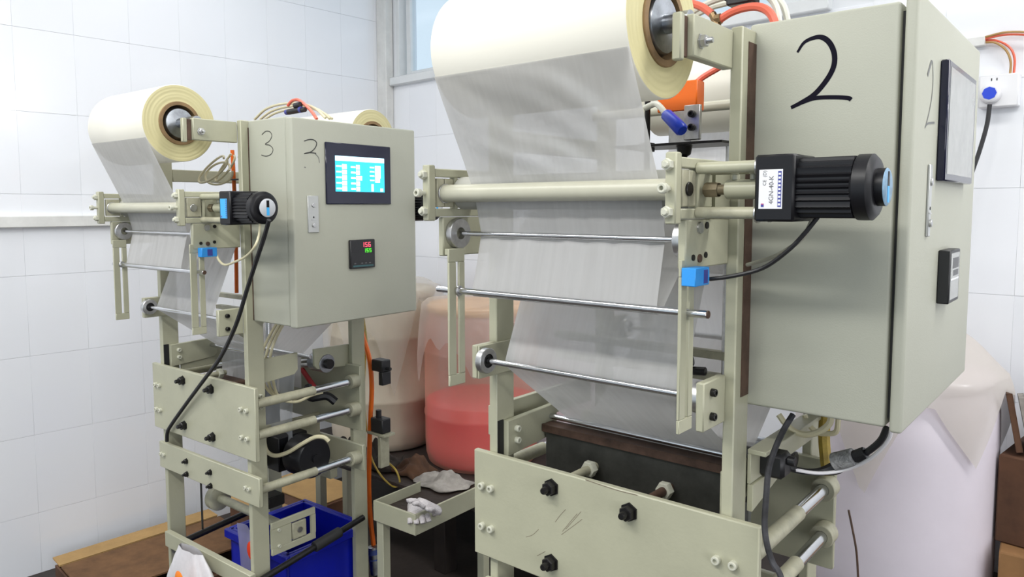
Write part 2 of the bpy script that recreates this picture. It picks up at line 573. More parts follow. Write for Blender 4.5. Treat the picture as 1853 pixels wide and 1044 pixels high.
# ------------------------------------------------------------------ shared bolts
def bolt_mesh(kind, r=.0075, mname='painted_bolt'):
    key = ('bolt', kind, r, mname)
    if key in cache:
        return cache[key]
    b = MB()
    if kind == 'socket':
        b.lathe([(r, 0), (r, r * 1.1), (r * .85, r * 1.3), (r * .5, r * 1.3), (r * .5, r * .6), (0, r * .6)], (0, 0, 0), (0, 0, 1), 14)
    elif kind == 'hex':
        b.lathe([(r, 0), (r, r * .85), (r * .9, r), (0, r)], (0, 0, 0), (0, 0, 1), 6)
        b.lathe([(r * .55, r * .98), (r * .55, r * 1.35), (r * .45, r * 1.5), (0, r * 1.5)], (0, 0, 0), (0, 0, 1), 10)
    elif kind == 'plug':
        b.lathe([(r, 0), (r, r * .4), (0, r * .4)], (0, 0, 0), (0, 0, 1), 12)
    elif kind == 'long':
        b.lathe([(r * .55, 0), (r * .55, r * 1.6), (r, r * 1.6), (r, r * 2.6), (r * .8, r * 2.8), (r * .45, r * 2.8), (r * .45, r * 2.0), (0, r * 2.0)], (0, 0, 0), (0, 0, 1), 14)
    elif kind == 'nut':
        b.lathe([(r * 1.25, 0), (r * 1.25, r * .2), (r, r * .2), (r, r * 1.0), (r * .88, r * 1.15), (0, r * 1.15)], (0, 0, 0), (0, 0, 1), 6)
        b.lathe([(r * .5, r * 1.1), (r * .5, r * 1.9), (r * .4, r * 2.1), (0, r * 2.1)], (0, 0, 0), (0, 0, 1), 12)
    o = b.build('bolt', M[mname], angle=30)
    me = o.data
    bpy.data.objects.remove(o)
    cache[key] = me
    return me


NEG_Y, POS_X, POS_Y = (PI / 2, 0, 0), (0, PI / 2, 0), (-PI / 2, 0, 0)

# ------------------------------------------------------------------ packing machine
OX, OY = -0.7, 1.1      # the machine's own origin inside the measuring frame


class Frame:
    """things of one machine, given in the measuring frame, parented to roots that stand at the machine"""

    def __init__(self, loc, rz, dz):
        self.loc, self.rz, self.dz = Vector(loc), rz, dz

    def world(self, p):
        c, s = math.cos(self.rz), math.sin(self.rz)
        x, y = p[0] - OX, p[1] - OY
        return Vector((self.loc.x + c * x - s * y, self.loc.y + s * x + c * y, p[2] + self.dz))

    def root(self, name, p):
        """an Empty at p; returns it with a shifter that makes meshes local to it"""
        o = empty(name, self.world(p), self.rz)
        return o, Vector(p)


def shift(mb, ref):
    for v in mb.bm.verts:
        v.co -= ref
    return mb


def web_path(pts, n):
    """resample a polyline of (y, z) to n points"""
    L = [0]
    for a, b in zip(pts, pts[1:]):
        L.append(L[-1] + math.hypot(b[0] - a[0], b[1] - a[1]))
    out = []
    for k in range(n):
        t = L[-1] * k / (n - 1)
        i = 0
        while i < len(L) - 2 and L[i + 1] < t:
            i += 1
        f = (t - L[i]) / (L[i + 1] - L[i]) if L[i + 1] > L[i] else 0
        out.append((pts[i][0] + (pts[i + 1][0] - pts[i][0]) * f, pts[i][1] + (pts[i + 1][1] - pts[i][1]) * f))
    return out


def film_roll(F, x0, x1, yc, zc, r, label, rear=False, core=.060, film=None, skew=0.0, amp=1.0):
    """one roll of film with its core and the web that runs off it through the machine"""
    root, ref = F.root('film_roll', ((x0 + x1) / 2, yc, zc))
    b = MB()
    b.lathe([(core, 0), (r - .002, 0)], (x0, yc, zc), (1, 0, 0), 72)
    b.mi = 1
    b.lathe([(r - .002, 0), (r, .002), (r, x1 - x0 - .002), (r - .0015, x1 - x0)], (x0, yc, zc), (1, 0, 0), 72)
    b.mi = 0
    L = x1 - x0
    prof = []
    k = 26
    for i in range(k + 1):
        rr = r - .0015 - (r - .0015 - core) * i / k
        prof.append((rr, L + .0011 * noise.noise(Vector((rr * 160, 3.1 * x0, 0)))))
    b.lathe(prof, (x0, yc, zc), (1, 0, 0), 72)
    shift(b, ref).build('wound_film', [M['film_end'], M['film_side']], root, angle=50)
    c = MB()
    c.ring((x0 - .001, yc, zc), (x1 + .004, yc, zc), core, core - .010, 40)
    shift(c, ref).build('core', M['cardboard_core'], root)
    tag(root, label, 'film roll')
    if film is None:
        return root
    fx0, fx1 = film
    my = (lambda y: 2.632 - y) if rear else (lambda y: y)
    yc_ = 2.632 - yc if rear else yc
    # span 1: off the front of the roll to the nip behind the pull roller
    ny, nz_ = .9775, 1.575
    d = math.hypot(ny - yc_, nz_ - zc)
    base = math.atan2(nz_ - zc, ny - yc_)
    ta = base - math.acos((r + .0006) / d)
    ty, tz = yc_ + (r + .0006) * math.cos(ta), zc + (r + .0006) * math.sin(ta)
    segs = [[(ty, tz), (ny, nz_)],
            [(ny, nz_), (.9925, 1.508), (.9935, 1.5025), (.9925, 1.497), (.970, 1.402), (.971, 1.3935), (.977, 1.3915), (.984, 1.394)],
            [(.984, 1.394), (1.165, 1.568), (1.178, 1.584), (1.192, 1.574)],
            [(1.192, 1.574), (1.0615, 1.263), (1.0605, 1.2575), (1.0615, 1.252)],
            [(1.0615, 1.252), (1.262, 1.108), (1.276, 1.098), (1.2785, 1.06), (1.2785, .99)]]
    tag_n = 0
    for si, sg in enumerate(segs):
        nu, nv = (44, 70) if si == 0 else (30, 46)
        P = web_path(sg, nv)
        b = MB()

        def fn(u, v):
            j = round(v * (nv - 1))
            y, z = P[j]
            w0, w1 = (x0, x1) if si == 0 else (fx0, fx1)
            if si == 0:
                f = v
                e0, e1 = w0 + (fx0 - w0) * f, w1 + (fx1 - w1) * f
                x = e0 + (e1 - e0) * u
                env = math.sin(PI * v) * min(1, 5 * min(u, 1 - u) + .12) * amp
                s = u * 1.1 - v * .75 + skew
                h = .0075 * math.sin(s * 9.5 + 1.1 * noise.noise(Vector((u * 2, v * 2, si)))) ** 3
                h += .0014 * math.sin(s * 27 + .7)
                y += h * env
            else:
                x = w0 + (w1 - w0) * u
                env = math.sin(PI * v)
                s = u + .10 * v * math.sin(u * 9)
                y += env * .0016 * (math.sin(s * 33 + si) + .6 * math.sin(s * 71 + 2 * si))
            return Vector((x, my(y), z))
        b.grid(nu, nv, fn)
        shift(b, ref).build('film_web', M['web'], root, angle=180, recalc=False)
    return root


def stroke(b, pts, w, axis, face):
    """a ribbon of marker ink lying on a face; pts are 2-D in that face, w gives the width along it"""
    P = []
    n = len(pts)
    E = [tuple(2 * a - c for a, c in zip(pts[0], pts[1]))] + list(pts) + [tuple(2 * a - c for a, c in zip(pts[-1], pts[-2]))]
    for i in range(1, n):
        p0, p1, p2, p3 = (Vector(E[i - 1]), Vector(E[i]), Vector(E[i + 1]), Vector(E[i + 2]))
        for k in range(6):
            t = k / 6
            P.append(0.5 * ((2 * p1) + (p2 - p0) * t + (2 * p0 - 5 * p1 + 4 * p2 - p3) * t * t + (3 * p1 - p0 - 3 * p2 + p3) * t ** 3))
    P.append(Vector(pts[-1]))
    V = []
    for i, p in enumerate(P):
        d = (P[min(i + 1, len(P) - 1)] - P[max(0, i - 1)]).normalized()
        q = Vector((-d.y, d.x)) * (w(i / (len(P) - 1)) if callable(w) else w) * .5
        row = []
        for s in (p + q, p - q):
            row.append(b.bm.verts.new((s.x, face, s.y) if axis == 'y' else (face, s.x, s.y)))
        V.append(row)
    for A, B in zip(V, V[1:]):
        b.bm.faces.new((A[0], B[0], B[1], A[1]))
    b._done()


def machine(F, label, variant):
    root, ref = F.root('packing_machine', (OX, OY, -F.dz))

    def part(name, b, m, parent=None, **k):
        return shift(b, ref).build(name, m, parent or root, **k)

    def bolt(kind, p, rot, r=.0075, m='painted_bolt', parent=None):
        return place('bolt', bolt_mesh(kind, r, m), parent or root, Vector(p) - ref, rot)

    zf = -F.dz
    # posts
    for (x0, x1, y0, y1) in ((-.970, -.950, 1.10, 1.155), (-.480, -.461, 1.10, 1.155), (-.970, -.950, 1.483, 1.538), (-.480, -.461, 1.483, 1.538)):
        part('post', MB().box(x0, x1, y0, y1, zf, 1.82, .002), M['paint'])
    part('dark_gap_strip', MB().box(-.4609, -.4598, 1.122, 1.1515, 1.25, 1.80, 0), M['rust'])  # paints in the shadow and rusty dark of the gap beside the cabinet
    part('dark_gap_strip', MB().box(-.9499, -.9490, 1.102, 1.1195, 1.048, 1.126, 0), M['black'])  # black sliver stands in for the shade between post and jaw bracket
    for x0, x1 in ((-.969, -.951), (-.479, -.462)):
        part('side_rail', MB().box(x0, x1, 1.156, 1.482, 1.66, 1.70, .002), M['paint'])
        part('side_rail', MB().box(x0, x1, 1.156, 1.482, .16, .21, .002), M['paint'])
    # front and rear plates
    for rear in (False, True):
        ya, yb_ = (1.470, 1.482) if rear else (1.0865, 1.0995)
        pl = part('rear_plate' if rear else 'front_plate', MB().box(-1.0, -.411, ya, yb_, .847, 1.063, .0022), M['paint'])
        pl2 = part('rear_plate' if rear else 'front_plate', MB().box(-.975, -.402, ya, yb_, .715, .802, .0022), M['paint'])
        if not rear:
            for x in (-.976, -.952, -.478, -.450):
                for z in (.993, .910):
                    if not (x > -.6 and z > .95 and False):
                        bolt('socket', (x, ya, z), NEG_Y, .0072, parent=pl)
            for x in (-.950, -.458):
                for dx in (-.009, .009):
                    bolt('socket', (x + dx, ya, .762), NEG_Y, .0062, parent=pl2)
            for x, z in ((-.804, 1.031), (-.638, 1.028), (-.804, .886), (-.638, .880)):
                bolt('nut', (x, ya, z), NEG_Y, .0135 if variant == 2 else .0125, 'black_oxide', pl)
            for x, z in ((-.80, .770), (-.66, .765), (-.80, .728), (-.66, .722)):
                bolt('nut', (x, ya, z), NEG_Y, .008, 'black_oxide', pl2)
    if variant == 2:
        b = MB()
        for q in ([(-0.7956, 1.086, 0.9663), (-0.7843, 1.086, 0.9821), (-0.7719, 1.086, 0.997)], [(-0.779, 1.086, 0.953), (-0.7618, 1.086, 0.9757), (-0.7461, 1.086, 0.9956)], [(-0.7815, 1.086, 0.946), (-0.7544, 1.086, 0.9705), (-0.7352, 1.086, 0.9883)], [(-0.7716, 1.086, 0.9594), (-0.7521, 1.086, 0.9836), (-0.7377, 1.086, 1.002)], [(-0.8651, 1.086, 0.9174), (-0.8489, 1.086, 0.9265), (-0.8343, 1.086, 0.9415)], [(-0.838, 1.086, 0.8883), (-0.8183, 1.086, 0.903)]):
            stroke(b, [(p[0], p[2]) for p in q], .0011, 'y', 1.08635)
        stroke(b, [(p[0], p[2]) for p in [(-0.7288, 1.086, 1.063), (-0.6914, 1.086, 1.061), (-0.6576, 1.086, 1.06), (-0.6227, 1.086, 1.061)]], .0018, 'y', 1.08635)
        part('scratch_marks', b, M['scratch'], recalc=False)
    # tie rods between the plates
    for x in (-.985, -.424):
        for z in (1.014, .922, .760):
            if x < -.9 and z < .8:
                continue
            r = .0135
            tr_ = part('tie_rod', MB().cyl((x, 1.10, z), (x, 1.30, z), r, 18), M['paint_worn'])
            part('rod', MB().cyl((x, 1.30, z), (x, 1.469, z), r * .86, 18), M['steel'], tr_)
            part('collar', MB().ring((x, 1.435, z), (x, 1.4695, z), r * 1.65, r * .88, 20), M['paint_worn'], tr_)
    # roll arms
    for rear in (False, True):
        my = (lambda y: 2.632 - y) if rear else (lambda y: y)

        def bx(b, x0, x1, y0, y1, z0, z1, bev=.0015):
            a, c = sorted((my(y0), my(y1)))
            return b.box(x0, x1, a, c, z0, z1, bev)
        fdir = POS_Y if rear else NEG_Y
        for (a0, a1) in ((-.969, -.951), (-.4925, -.4755)):
            left = a0 < -.9
            b = bx(MB(), a0, a1, .985 if left else .968, 1.099, 1.777 if left else 1.757, 1.815, .002)
            arm = part('roll_arm', b, M['paint'])
            if left:
                continue
            part('end_clamp', bx(MB(), a0 - .004, a1 - .007, .943, .955, 1.750, 1.814, .002), M['paint'], arm)
            part('clamp_gap_filler', bx(MB(), a0, a1 - .009, .9552, .9678, 1.756, 1.812, .001), M['rust'], arm)  # dark filler stands in for the dark gap behind the clamp
            if a1 > -.5:
                bolt('nut', (a1, my(.989), 1.780), POS_X, .0088, 'zinc', arm)
        # spindle through the roll
        yc, zc = (1.650, 1.81) if rear else ((.982, 1.81) if variant == 2 else (.987, 1.809))
        sx1 = -.4995 if variant == 2 else -.560
        b = MB().lathe([(0, 0), (.012, 0), (.012, .045), (.0478, .05), (.0478, .41 if variant == 2 else .365), (.040, .43 if variant == 2 else .38), (.014, .432 if variant == 2 else .382), (.014, .47), (0, .47)], (-.957, yc, zc), (1, 0, 0), 32)
        part('spindle', b, M['spindle'])
        # bearing blocks of the pull roller
        for side in (-1, 1):
            x0, x1 = (-.964, -.950) if side < 0 else (-.489, -.475)
            b = MB()
            bx(b, x0, x1, .9370, 1.099, 1.6035, 1.618)
            bx(b, x0, x1, .9370, 1.099, 1.533, 1.5475)
            bx(b, x0, x1, 1.046, 1.099, 1.5475, 1.6035, 0)
            bx(b, x0, x1, .9865, .9930, 1.5475, 1.6035, 0)
            part('side_plate', b, M['paint'])
            bl = MB()
            if variant == 2:
                bx(bl, x0 + .001, x1 - .001, .9425, .9605, 1.550, 1.601)
                bx(bl, x0 + .001, x1 - .001, .9625, .9835, 1.550, 1.601)
            else:
                bx(bl, x0 + .001, x1 - .001, .9425, .9835, 1.550, 1.601)
            blo = part('bearing_block', bl, M['paint_worn'])
            part('bearing', MB().cyl((x1 - .0008, my(.9605), 1.5745), (x1 + .0022, my(.9605), 1.5745), .010 if side > 0 else .0175, 20), M['black_oxide'] if side > 0 and variant == 2 else M['zinc'], blo)
            part('bearing_block', bx(MB(), x0 + .003, x1 - .004, .9945, 1.0445, 1.549, 1.602), M['paint'])
            fb = part('front_bar', bx(MB(), x0 - .002, x1 + .001, .9195, .9365, 1.526, 1.624, .002), M['paint'])
            xm = (x0 + x1) / 2 - .003
            yf = my(.9195)
            bolt('hex', (xm, yf, 1.607), fdir, .0085, parent=fb)
            bolt('hex', (xm, yf, 1.543), fdir, .0085, parent=fb)
            bolt('long', (xm, yf, 1.575), fdir, .0075, parent=fb)
            # lower plate with the guide-rod bearing, and the slotted arm
            lp = part('lower_plate', bx(MB(), x0, x1 - .001, .956, 1.099, 1.462, 1.5322, .002), M['paint'])
            xi = x1 if side < 0 else x0
            s = 1 if side < 0 else -1
            part('bearing_ring', MB().ring((xi, my(.988), 1.5025), (xi + s * .0125, my(.988), 1.5025), .0275, .011, 30), M['zinc'], lp)
            if side > 0:
                for (yy, zz, rr, mm) in ((.997, 1.520, .0085, 'zinc'), (1.020, 1.523, .005, 'black_oxide'), (.978, 1.478, .0045, 'black_oxide'), (.998, 1.476, .006, 'rust'), (1.018, 1.480, .0045, 'black_oxide')):
                    bolt('plug', (x1 - .001, my(yy), zz), POS_X, rr, mm, lp)
            ax0, ax1 = (-.9335, -.9285) if side < 0 else (-.4825, -.4775)
            b = MB()
            bx(b, ax0, ax1, .9470, .9655, 1.248, 1.452, .001)
            bx(b, ax0, ax1, .9730, .9880, 1.248, 1.452, .001)
            bx(b, ax0, ax1, .9470, .9880, 1.228, 1.2478, .001)
            bx(b, ax0, ax1, .9470, .9880, 1.4522, 1.476, .001)
            if side < 0:
                bx(b, -.9495, ax0 + .002, .957, .982, 1.464, 1.4755, .001)
            part('slotted_arm', b, M['paint'])
        rl = part('pull_roller', MB().cyl((-.949, my(.9605), 1.5745), (-.490, my(.9605), 1.5745), .0155, 28), M['roller'])
        part('drive_roller', MB().cyl((-.949, my(1.008), 1.5755), (-.490, my(1.008), 1.5755), .0298, 32), M['roller_grey'])
        part('guide_rod', MB().cyl((-.937, my(.988), 1.5025), (-.503, my(.988), 1.5025), .0042, 12), M['steel'])
        dr = part('dancer_rod', MB().cyl((-.980, my(.9695), 1.400), (-.448, my(.9695), 1.400), .0058, 16), M['steel'])
        part('rod_end', MB().cyl((-.448, my(.9695), 1.400), (-.446, my(.9695), 1.400), .0057, 16), M['rust'], dr)
        part('collar', MB().ring((-.9283, my(.9695), 1.400), (-.9225, my(.9695), 1.400), .0095, .0059, 16), M['zinc'], dr)
        part('idler_roller', MB().cyl((-.949, my(1.179), 1.571), (-.490, my(1.179), 1.571), .0115, 16), M['steel'])
        # lower guide rod in flanged bearings
        lr = part('lower_guide_rod', MB().cyl((-.932, my(1.0545), 1.2575), (-.512, my(1.0545), 1.2575), .0055, 14), M['steel'])
        b = bx(MB(), -.9635, -.9505, 1.043, 1.099, 1.222, 1.286)
        bx(b, -.9495, -.9445, 1.043, 1.150, 1.222, 1.286)
        lb = part('rod_bracket', b, M['paint'])
        part('flange', MB().ring((-.9444, my(1.069 - .0145), 1.2575), (-.930, my(1.0545), 1.2575), .0245, .0135, 28), M['zinc'], lb)
        part('bearing', MB().ring((-.9446, my(1.0545), 1.2575), (-.9325, my(1.0545), 1.2575), .0133, .0056, 20), M['black_oxide'], lb)
        b = bx(MB(), -.489, -.4755, 1.022, 1.099, 1.213, 1.288, .002)
        rb = part('rod_bracket', b, M['paint'])
        part('flange', MB().ring((-.5035, my(1.0545), 1.2575), (-.4892, my(1.0545), 1.2575), .0245, .0056, 28), M['zinc'], rb)
        for zz in (1.270, 1.233):
            bolt('socket', (-.4755, my(1.048), zz), POS_X, .0062, 'black_oxide', rb)
        # drive motor on two stand-offs
        zc_, yc_ = 1.574, 1.008
        mx = 0.0 if variant == 2 else .028
        if rear and variant == 2:
            continue        # nothing of it shows behind the near cabinet
        gb = bx(MB(), -.384 + mx, -.332 + mx, yc_ - .0435, yc_ + .0435, zc_ - .0435, zc_ + .0435, .003)
        mo = part('motor', gb, M['motor_black'])
        b = MB()
        nseg = 96
        prof = []
        for k in range(nseg):
            a = 2 * PI * k / nseg
            sq = 1.0 / max(abs(math.cos(a)), abs(math.sin(a)))
            rr = .0365 * min(sq, 1.16)
            flat = abs(math.cos(a)) > .93 and False
            if k % 3 == 0:
                rr += .0026
            prof.append((my(yc_ + rr * math.cos(a)), zc_ + rr * math.sin(a)))
        b.prism(prof, 'x', -.332 + mx, -.266 + mx, 0)
        part('ribbed_housing', b, M['motor_black'], mo, angle=20)
        part('end_bell', MB().lathe([(0, 0), (.0385, 0), (.0415, .003), (.0415, .019), (.036, .024), (.030, .025), (.0, .025)], (-.268 + mx, my(yc_), zc_), (1, 0, 0), 40), M['motor_black'], mo)
        b = MB()
        b.lathe([(0, 0), (.0235, 0), (.0235, .011)], (-.2445 + mx, my(yc_), zc_), (1, 0, 0), 32)
        b.mi = 1 if variant == 2 else 2
        b.lathe([(.0235, .011), (.0215, .0125), (0, .0125)], (-.2445 + mx, my(yc_), zc_), (1, 0, 0), 32)
        b.mi = 3
        b.box(-.2319 + mx, -.2315 + mx, my(yc_) - .004, my(yc_) + .004, zc_ - .019, zc_ + .001, 0)
        b.mi = 0
        b.box(-.2319 + mx, -.2315 + mx, my(yc_) - .004, my(yc_) + .004, zc_ + .0012, zc_ + .019, 0)
        part('end_cap', b, [M['motor_black'], M['cap_blue'], M['cap_grey'], M['cap_cyan']], mo)
        b = MB()
        fy = my(yc_ - .0435)
        sg = 1 if not rear else -1
        b.box(-.3775 + mx, -.3465 + mx, min(fy, fy - sg * .0006), max(fy, fy - sg * .0006), 1.547, 1.598, .0002)
        b.mi = 1
        b.box(-.3525 + mx, -.3480 + mx, min(fy - sg * .0006, fy - sg * .0009), max(fy - sg * .0006, fy - sg * .0009), 1.5495, 1.5955, 0)
        b.mi = 0
        for q in range(9):
            zz = 1.5515 + q * .0049
            b.box(-.3518 + mx, -.3488 + mx, min(fy - sg * .0009, fy - sg * .0011), max(fy - sg * .0009, fy - sg * .0011), zz, zz + .0026, 0)
        b.mi = 1
        b.box(-.3742 + mx, -.3705 + mx, min(fy - sg * .0006, fy - sg * .0009), max(fy - sg * .0006, fy - sg * .0009), 1.5495, 1.5525, 0)
        b.mi = 2
        b.box(-.3742 + mx, -.3705 + mx, min(fy - sg * .0006, fy - sg * .0009), max(fy - sg * .0006, fy - sg * .0009), 1.5526, 1.5540, 0)
        part('rating_plate', b, [M['label_white'] if variant == 2 else M['cap_cyan'], M['label_blue'], M['label_pink']], mo)
        if not rear and variant == 2:
            me = text_mesh('4GN-40-K', .0085)
            me.materials.append(M['grey_print'])
            o = place('lettering', me, mo, Vector((-.3608, fy - .0008, 1.5715)) - ref, (PI / 2, -PI / 2, 0))
            me = text_mesh('CE  (D)', .0062)
            me.materials.append(M['grey_print'])
            place('lettering', me, mo, Vector((-.3698, fy - .0008, 1.587)) - ref, (PI / 2, -PI / 2, 0))
        for yy, zz in ((.986, 1.604), (.986, 1.5415), (1.030, 1.604), (1.030, 1.5415)):
            so = part('stand_off', MB().cyl((-.4748, my(yy), zz), (-.389 + mx, my(yy), zz), .0083, 18), M['paint_worn'] if zz < 1.57 else M['paint'])
            part('washer', MB().cyl((-.389 + mx, my(yy), zz - .001), (-.3842 + mx, my(yy), zz - .001), .0125, 22), M['zinc'], so)
        cp = part('coupling', MB().cyl((-.440, my(yc_), zc_), (-.3845 + mx, my(yc_), zc_), .0138, 24), M['paint'])
        part('shaft', MB().lathe([(.0105, 0), (.0120, .003), (.0120, .017), (.0105, .02)], (-.4722, my(yc_), zc_), (1, 0, 0), 6).cyl((-.4749, my(yc_), zc_), (-.431, my(yc_), zc_), .0075, 14), M['shaft_brown'], cp)
        for xx in (-.428, -.402):
            b = MB().cyl((xx, my(yc_) - .003, zc_ + .0130), (xx, my(yc_) - .003, zc_ + .021), .0042, 10)
            b.ring((xx, my(yc_) - .003, zc_ + .021), (xx, my(yc_) - .003, zc_ + .0265), .0058, .003, 12)
            part('set_screw', b, M['painted_bolt'], cp)
        # jaw bars, their brackets and push rods
        jy = .03 if rear else 0
        jz = 0.0 if variant == 2 else -.085
        blk = part('jaw_block', bx(MB(), -.930, -.500 if variant == 2 else -.70, 1.2345 + jy, 1.2685 + jy, .902 + jz, 1.088 + jz, .002), M['dark_steel'])
        part('jaw_channel', bx(bx(MB(), -.935, -.498 if variant == 2 else -.69, 1.228 + jy, 1.2345 + jy, 1.078 + jz, 1.0945 + jz, .001), -.935, -.498 if variant == 2 else -.69, 1.2345 + jy, 1.268 + jy, 1.0885 + jz, 1.0935 + jz, .0005), M['rust'], blk)
        part('jaw_rod', MB().cyl((-.949, my(1.262 + jy), 1.1035), (-.490, my(1.262 + jy), 1.1035), .0058, 14), M['steel'])
        for side in (-1, 1):
            x0, x1 = (-.9495, -.937) if side < 0 else (-.4905, -.4805)
            pts = [(my(a), z) for a, z in ((1.120, 1.051), (1.120, 1.124), (1.285, 1.128), (1.285, 1.075), (1.272, 1.062))]
            jb = part('jaw_bracket', MB().prism(pts, 'x', x0, x1, .0012), M['paint'])
            if side < 0:
                for zz in (1.104, 1.080):
                    bolt('socket', (x1, my(1.146), zz), POS_X, .0068, 'painted_bolt', jb)
            if side > 0:
                for zz in (1.016, .984):
                    bolt('hex', (x0 - .0005, my(1.14), zz), (0, -PI / 2, 0), .0072, parent=jb)
        if not rear:
            for x, z in ((-.804, 1.031), (-.638, 1.028)):
                pr = part('push_rod', MB().cyl((x, 1.100, z), (x, 1.234, z), .0085, 16), M['paint_worn'] if x < -.7 else M['rust'])
                part('nut', MB().lathe([(0, 0), (.015, 0), (.0165, .002), (.0165, .014), (.013, .017), (0, .017)], (x, 1.205, z), (0, 1, 0), 6), M['painted_bolt'], pr)
                part('guide_rod', MB().cyl((x, 1.100, .885), (x, 1.234, .930), .0085, 14), M['paint_worn'], pr)
    # side beams that carry the jaws
    # (the far machine has only the left one)
    if variant == 2:
        sb = part('side_beam', MB().box(-.4605, -.430, 1.1560, 1.4695, 1.150, 1.158, .001).box(-.4605, -.4545, 1.1560, 1.4695, 1.100, 1.150, .001), M['paint'])
        part('beam_bracket', MB().prism([(1.1565, 1.055), (1.1565, 1.0995), (1.300, 1.0995), (1.300, 1.085)], 'x', -.4600, -.4500, .001), M['paint'], sb)
        part('side_beam', MB().box(-.9835, -.9715, 1.112, 1.4695, 1.09, 1.15, .001), M['paint'])
    else:
        part('side_beam', MB().box(-.9500, -.9420, 1.156, 1.4695, 1.035, 1.105, .001), M['paint'])
    for z in (1.026, .994):
        bolt('socket', (-.4605, 1.136, z - .002), POS_X, .0068)
    # centre filling valve
    vx, vy = -.640, 1.300
    vb = part('filling_valve', MB().box(vx - .037, vx + .008, vy - .020, vy + .02, 1.668, 1.727, .001), M['zinc'])
    part('valve_plate', MB().box(vx - .001, vx + .030, vy - .030, vy - .0205, 1.672, 1.735, .001), M['zinc'], vb)
    part('orange_block', MB().box(vx - .064, vx + .017, vy - .016, vy + .016, 1.7275, 1.782, .002), M['hose_orange'], vb)
    for zz in (1.718, 1.694):
        bolt('socket', (vx + .016, vy - .030, zz), NEG_Y, .0065, 'black_oxide', vb)
    lv = [(-0.7108, 1.25, 1.734), (-0.6873, 1.245, 1.739), (-0.6715, 1.235, 1.732), (-0.6536, 1.225, 1.716), (-0.6102, 1.205, 1.682)]
    part('lever', MB().tube(lv[:4], .0058, 10), M['hose_white'], vb)
    gd = Vector(lv[4]) - Vector(lv[3])
    gl = gd.length
    part('lever_grip', MB().lathe([(0, 0), (.0095, 0), (.0112, .003), (.0122, gl * .7), (.0122, gl - .004), (.009, gl), (0, gl)], lv[3], gd, 10), M['blue'], vb)
    b = MB().lathe([(0, 0), (.006, 0), (.006, .012), (.012, .016), (.016, .034), (0, .034)], (vx - .014, vy, 1.632), (0, 0, 1), 16)
    part('nozzle', b, M['black_oxide'], vb)
    part('nozzle_tip', MB().cyl((vx - .014, vy, 1.612), (vx - .014, vy, 1.632), .0125, 16), M['zinc'], vb)
    part('filling_tube', MB().cyl((vx - .014, vy, 1.14), (vx - .014, vy, 1.612), .0095, 12), M['steel'], vb)
    part('drip_plate', MB().box(-.78, -.560, vy - .045, vy + .05, 1.663, 1.6675, .0005), M['black_oxide'], vb)
    b = MB().cyl((-.722, vy - .02, 1.59), (-.722, vy - .02, 1.752), .0055, 12)
    b.box(-.733, -.711, vy - .031, vy - .009, 1.655, 1.672, .001)
    part('hanger_rod', b, M['black_oxide'], vb)
    for y0, z0, z1 in ((1.290, 1.268, 1.283), (1.290, 1.226, 1.240)):
        part('centre_bar', MB().box(-.948, -.492, y0, y0 + .02, z0, z1, .001), M['paint_worn'])
    cb = (-0.6583, 1.44, 1.753)
    if variant == 2:
        part('rear_cross_rod', MB().cyl((-.949, cb[1], cb[2]), (-.4805, cb[1], cb[2]), .0105, 16), M['roller'])
    part('upright_rod', MB().cyl((-.566, 1.30, 1.2405), (-.566, 1.30, 1.66), .0055, 12), M['zinc'])
    part('lever_clamp', MB().cyl((-.640, 1.275, 1.243), (-.592, 1.278, 1.246), .008, 10).cyl((-.640, 1.275, 1.258), (-.618, 1.28, 1.262), .009, 8), M['black_oxide'])
    part('film_tube', MB().grid(20, 24, lambda u, v: Vector((-.700 + .20 * u, 1.284 + .012 * math.sin(u * 9 + v * 3), 1.075 - .30 * v))), M['pouch'], angle=180, recalc=False)
    # red-handled quick clamp and pneumatic cylinder at the right of the jaws
    if variant == 3:
        tc = [(-0.7888, 1.43, 1.02), (-0.7085, 1.43, 1.034), (-0.6771, 1.43, 1.042), (-0.6401, 1.43, 1.051), (-0.6103, 1.43, 1.046), (-0.5628, 1.43, 1.054), (-0.6455, 1.42, 1.029), (-0.5492, 1.4, 0.9814)]
        tcl = part('toggle_clamp', MB().cyl(tc[1], tc[4], .007, 12).box(tc[2][0] - .012, tc[2][0] + .012, 1.43, 1.469, tc[2][2] - .012, tc[2][2] + .012, .001), M['zinc'])
        part('black_grip', MB().tube([tc[0], tc[1]], .0085, 10).tube([tc[4], tc[5]], .0105, 10), M['rubber'], tcl)
        part('red_handle', MB().tube([tc[6], tc[7]], .0085, 10), M['red_cloth'], tcl)
        part('wire_bundle', MB().tube([(-.56, 1.38, .99), (-.52, 1.36, .965), (-.48, 1.39, .97), (-.46, 1.41, .95)], .014, 8), M['black'])
    for sgn in (1,):
        cyl_ = part('air_cylinder', MB().cyl((-.545, 1.395, 1.075), (-.478, 1.395, 1.075), .030, 28), M['spindle'])
        part('fitting', MB().cyl((-.478, 1.395, 1.075), (-.462, 1.395, 1.075), .016, 16), M['black_oxide'], cyl_)
    # cross frame low down: pull rollers, bracket and bars
    part('front_rail', MB().box(-.945, -.450, 1.078, 1.0985, .452, .503, .002), M['paint'])
    b = MB()
    b.box(-.4608, -.452, 1.1565, 1.316, .531, .552).box(-.4608, -.452, 1.1565, 1.316, .612, .633).box(-.4608, -.452, 1.1565, 1.225, .552, .612, 0).box(-.4608, -.452, 1.300, 1.316, .552, .612, 0)
    lb = part('low_bearing_bracket', b, M['paint'])
    part('bearing_block', MB().box(-.4600, -.4505, 1.229, 1.280, .556, .608, .002), M['paint_worn'], lb)
    bolt('plug', (-.4505, 1.254, .582), POS_X, .009, 'zinc', lb)
    for (yy, zz) in ((1.18, .606), (1.18, .556)):
        bolt('socket', (-.452, yy, zz), POS_X, .005, parent=lb)
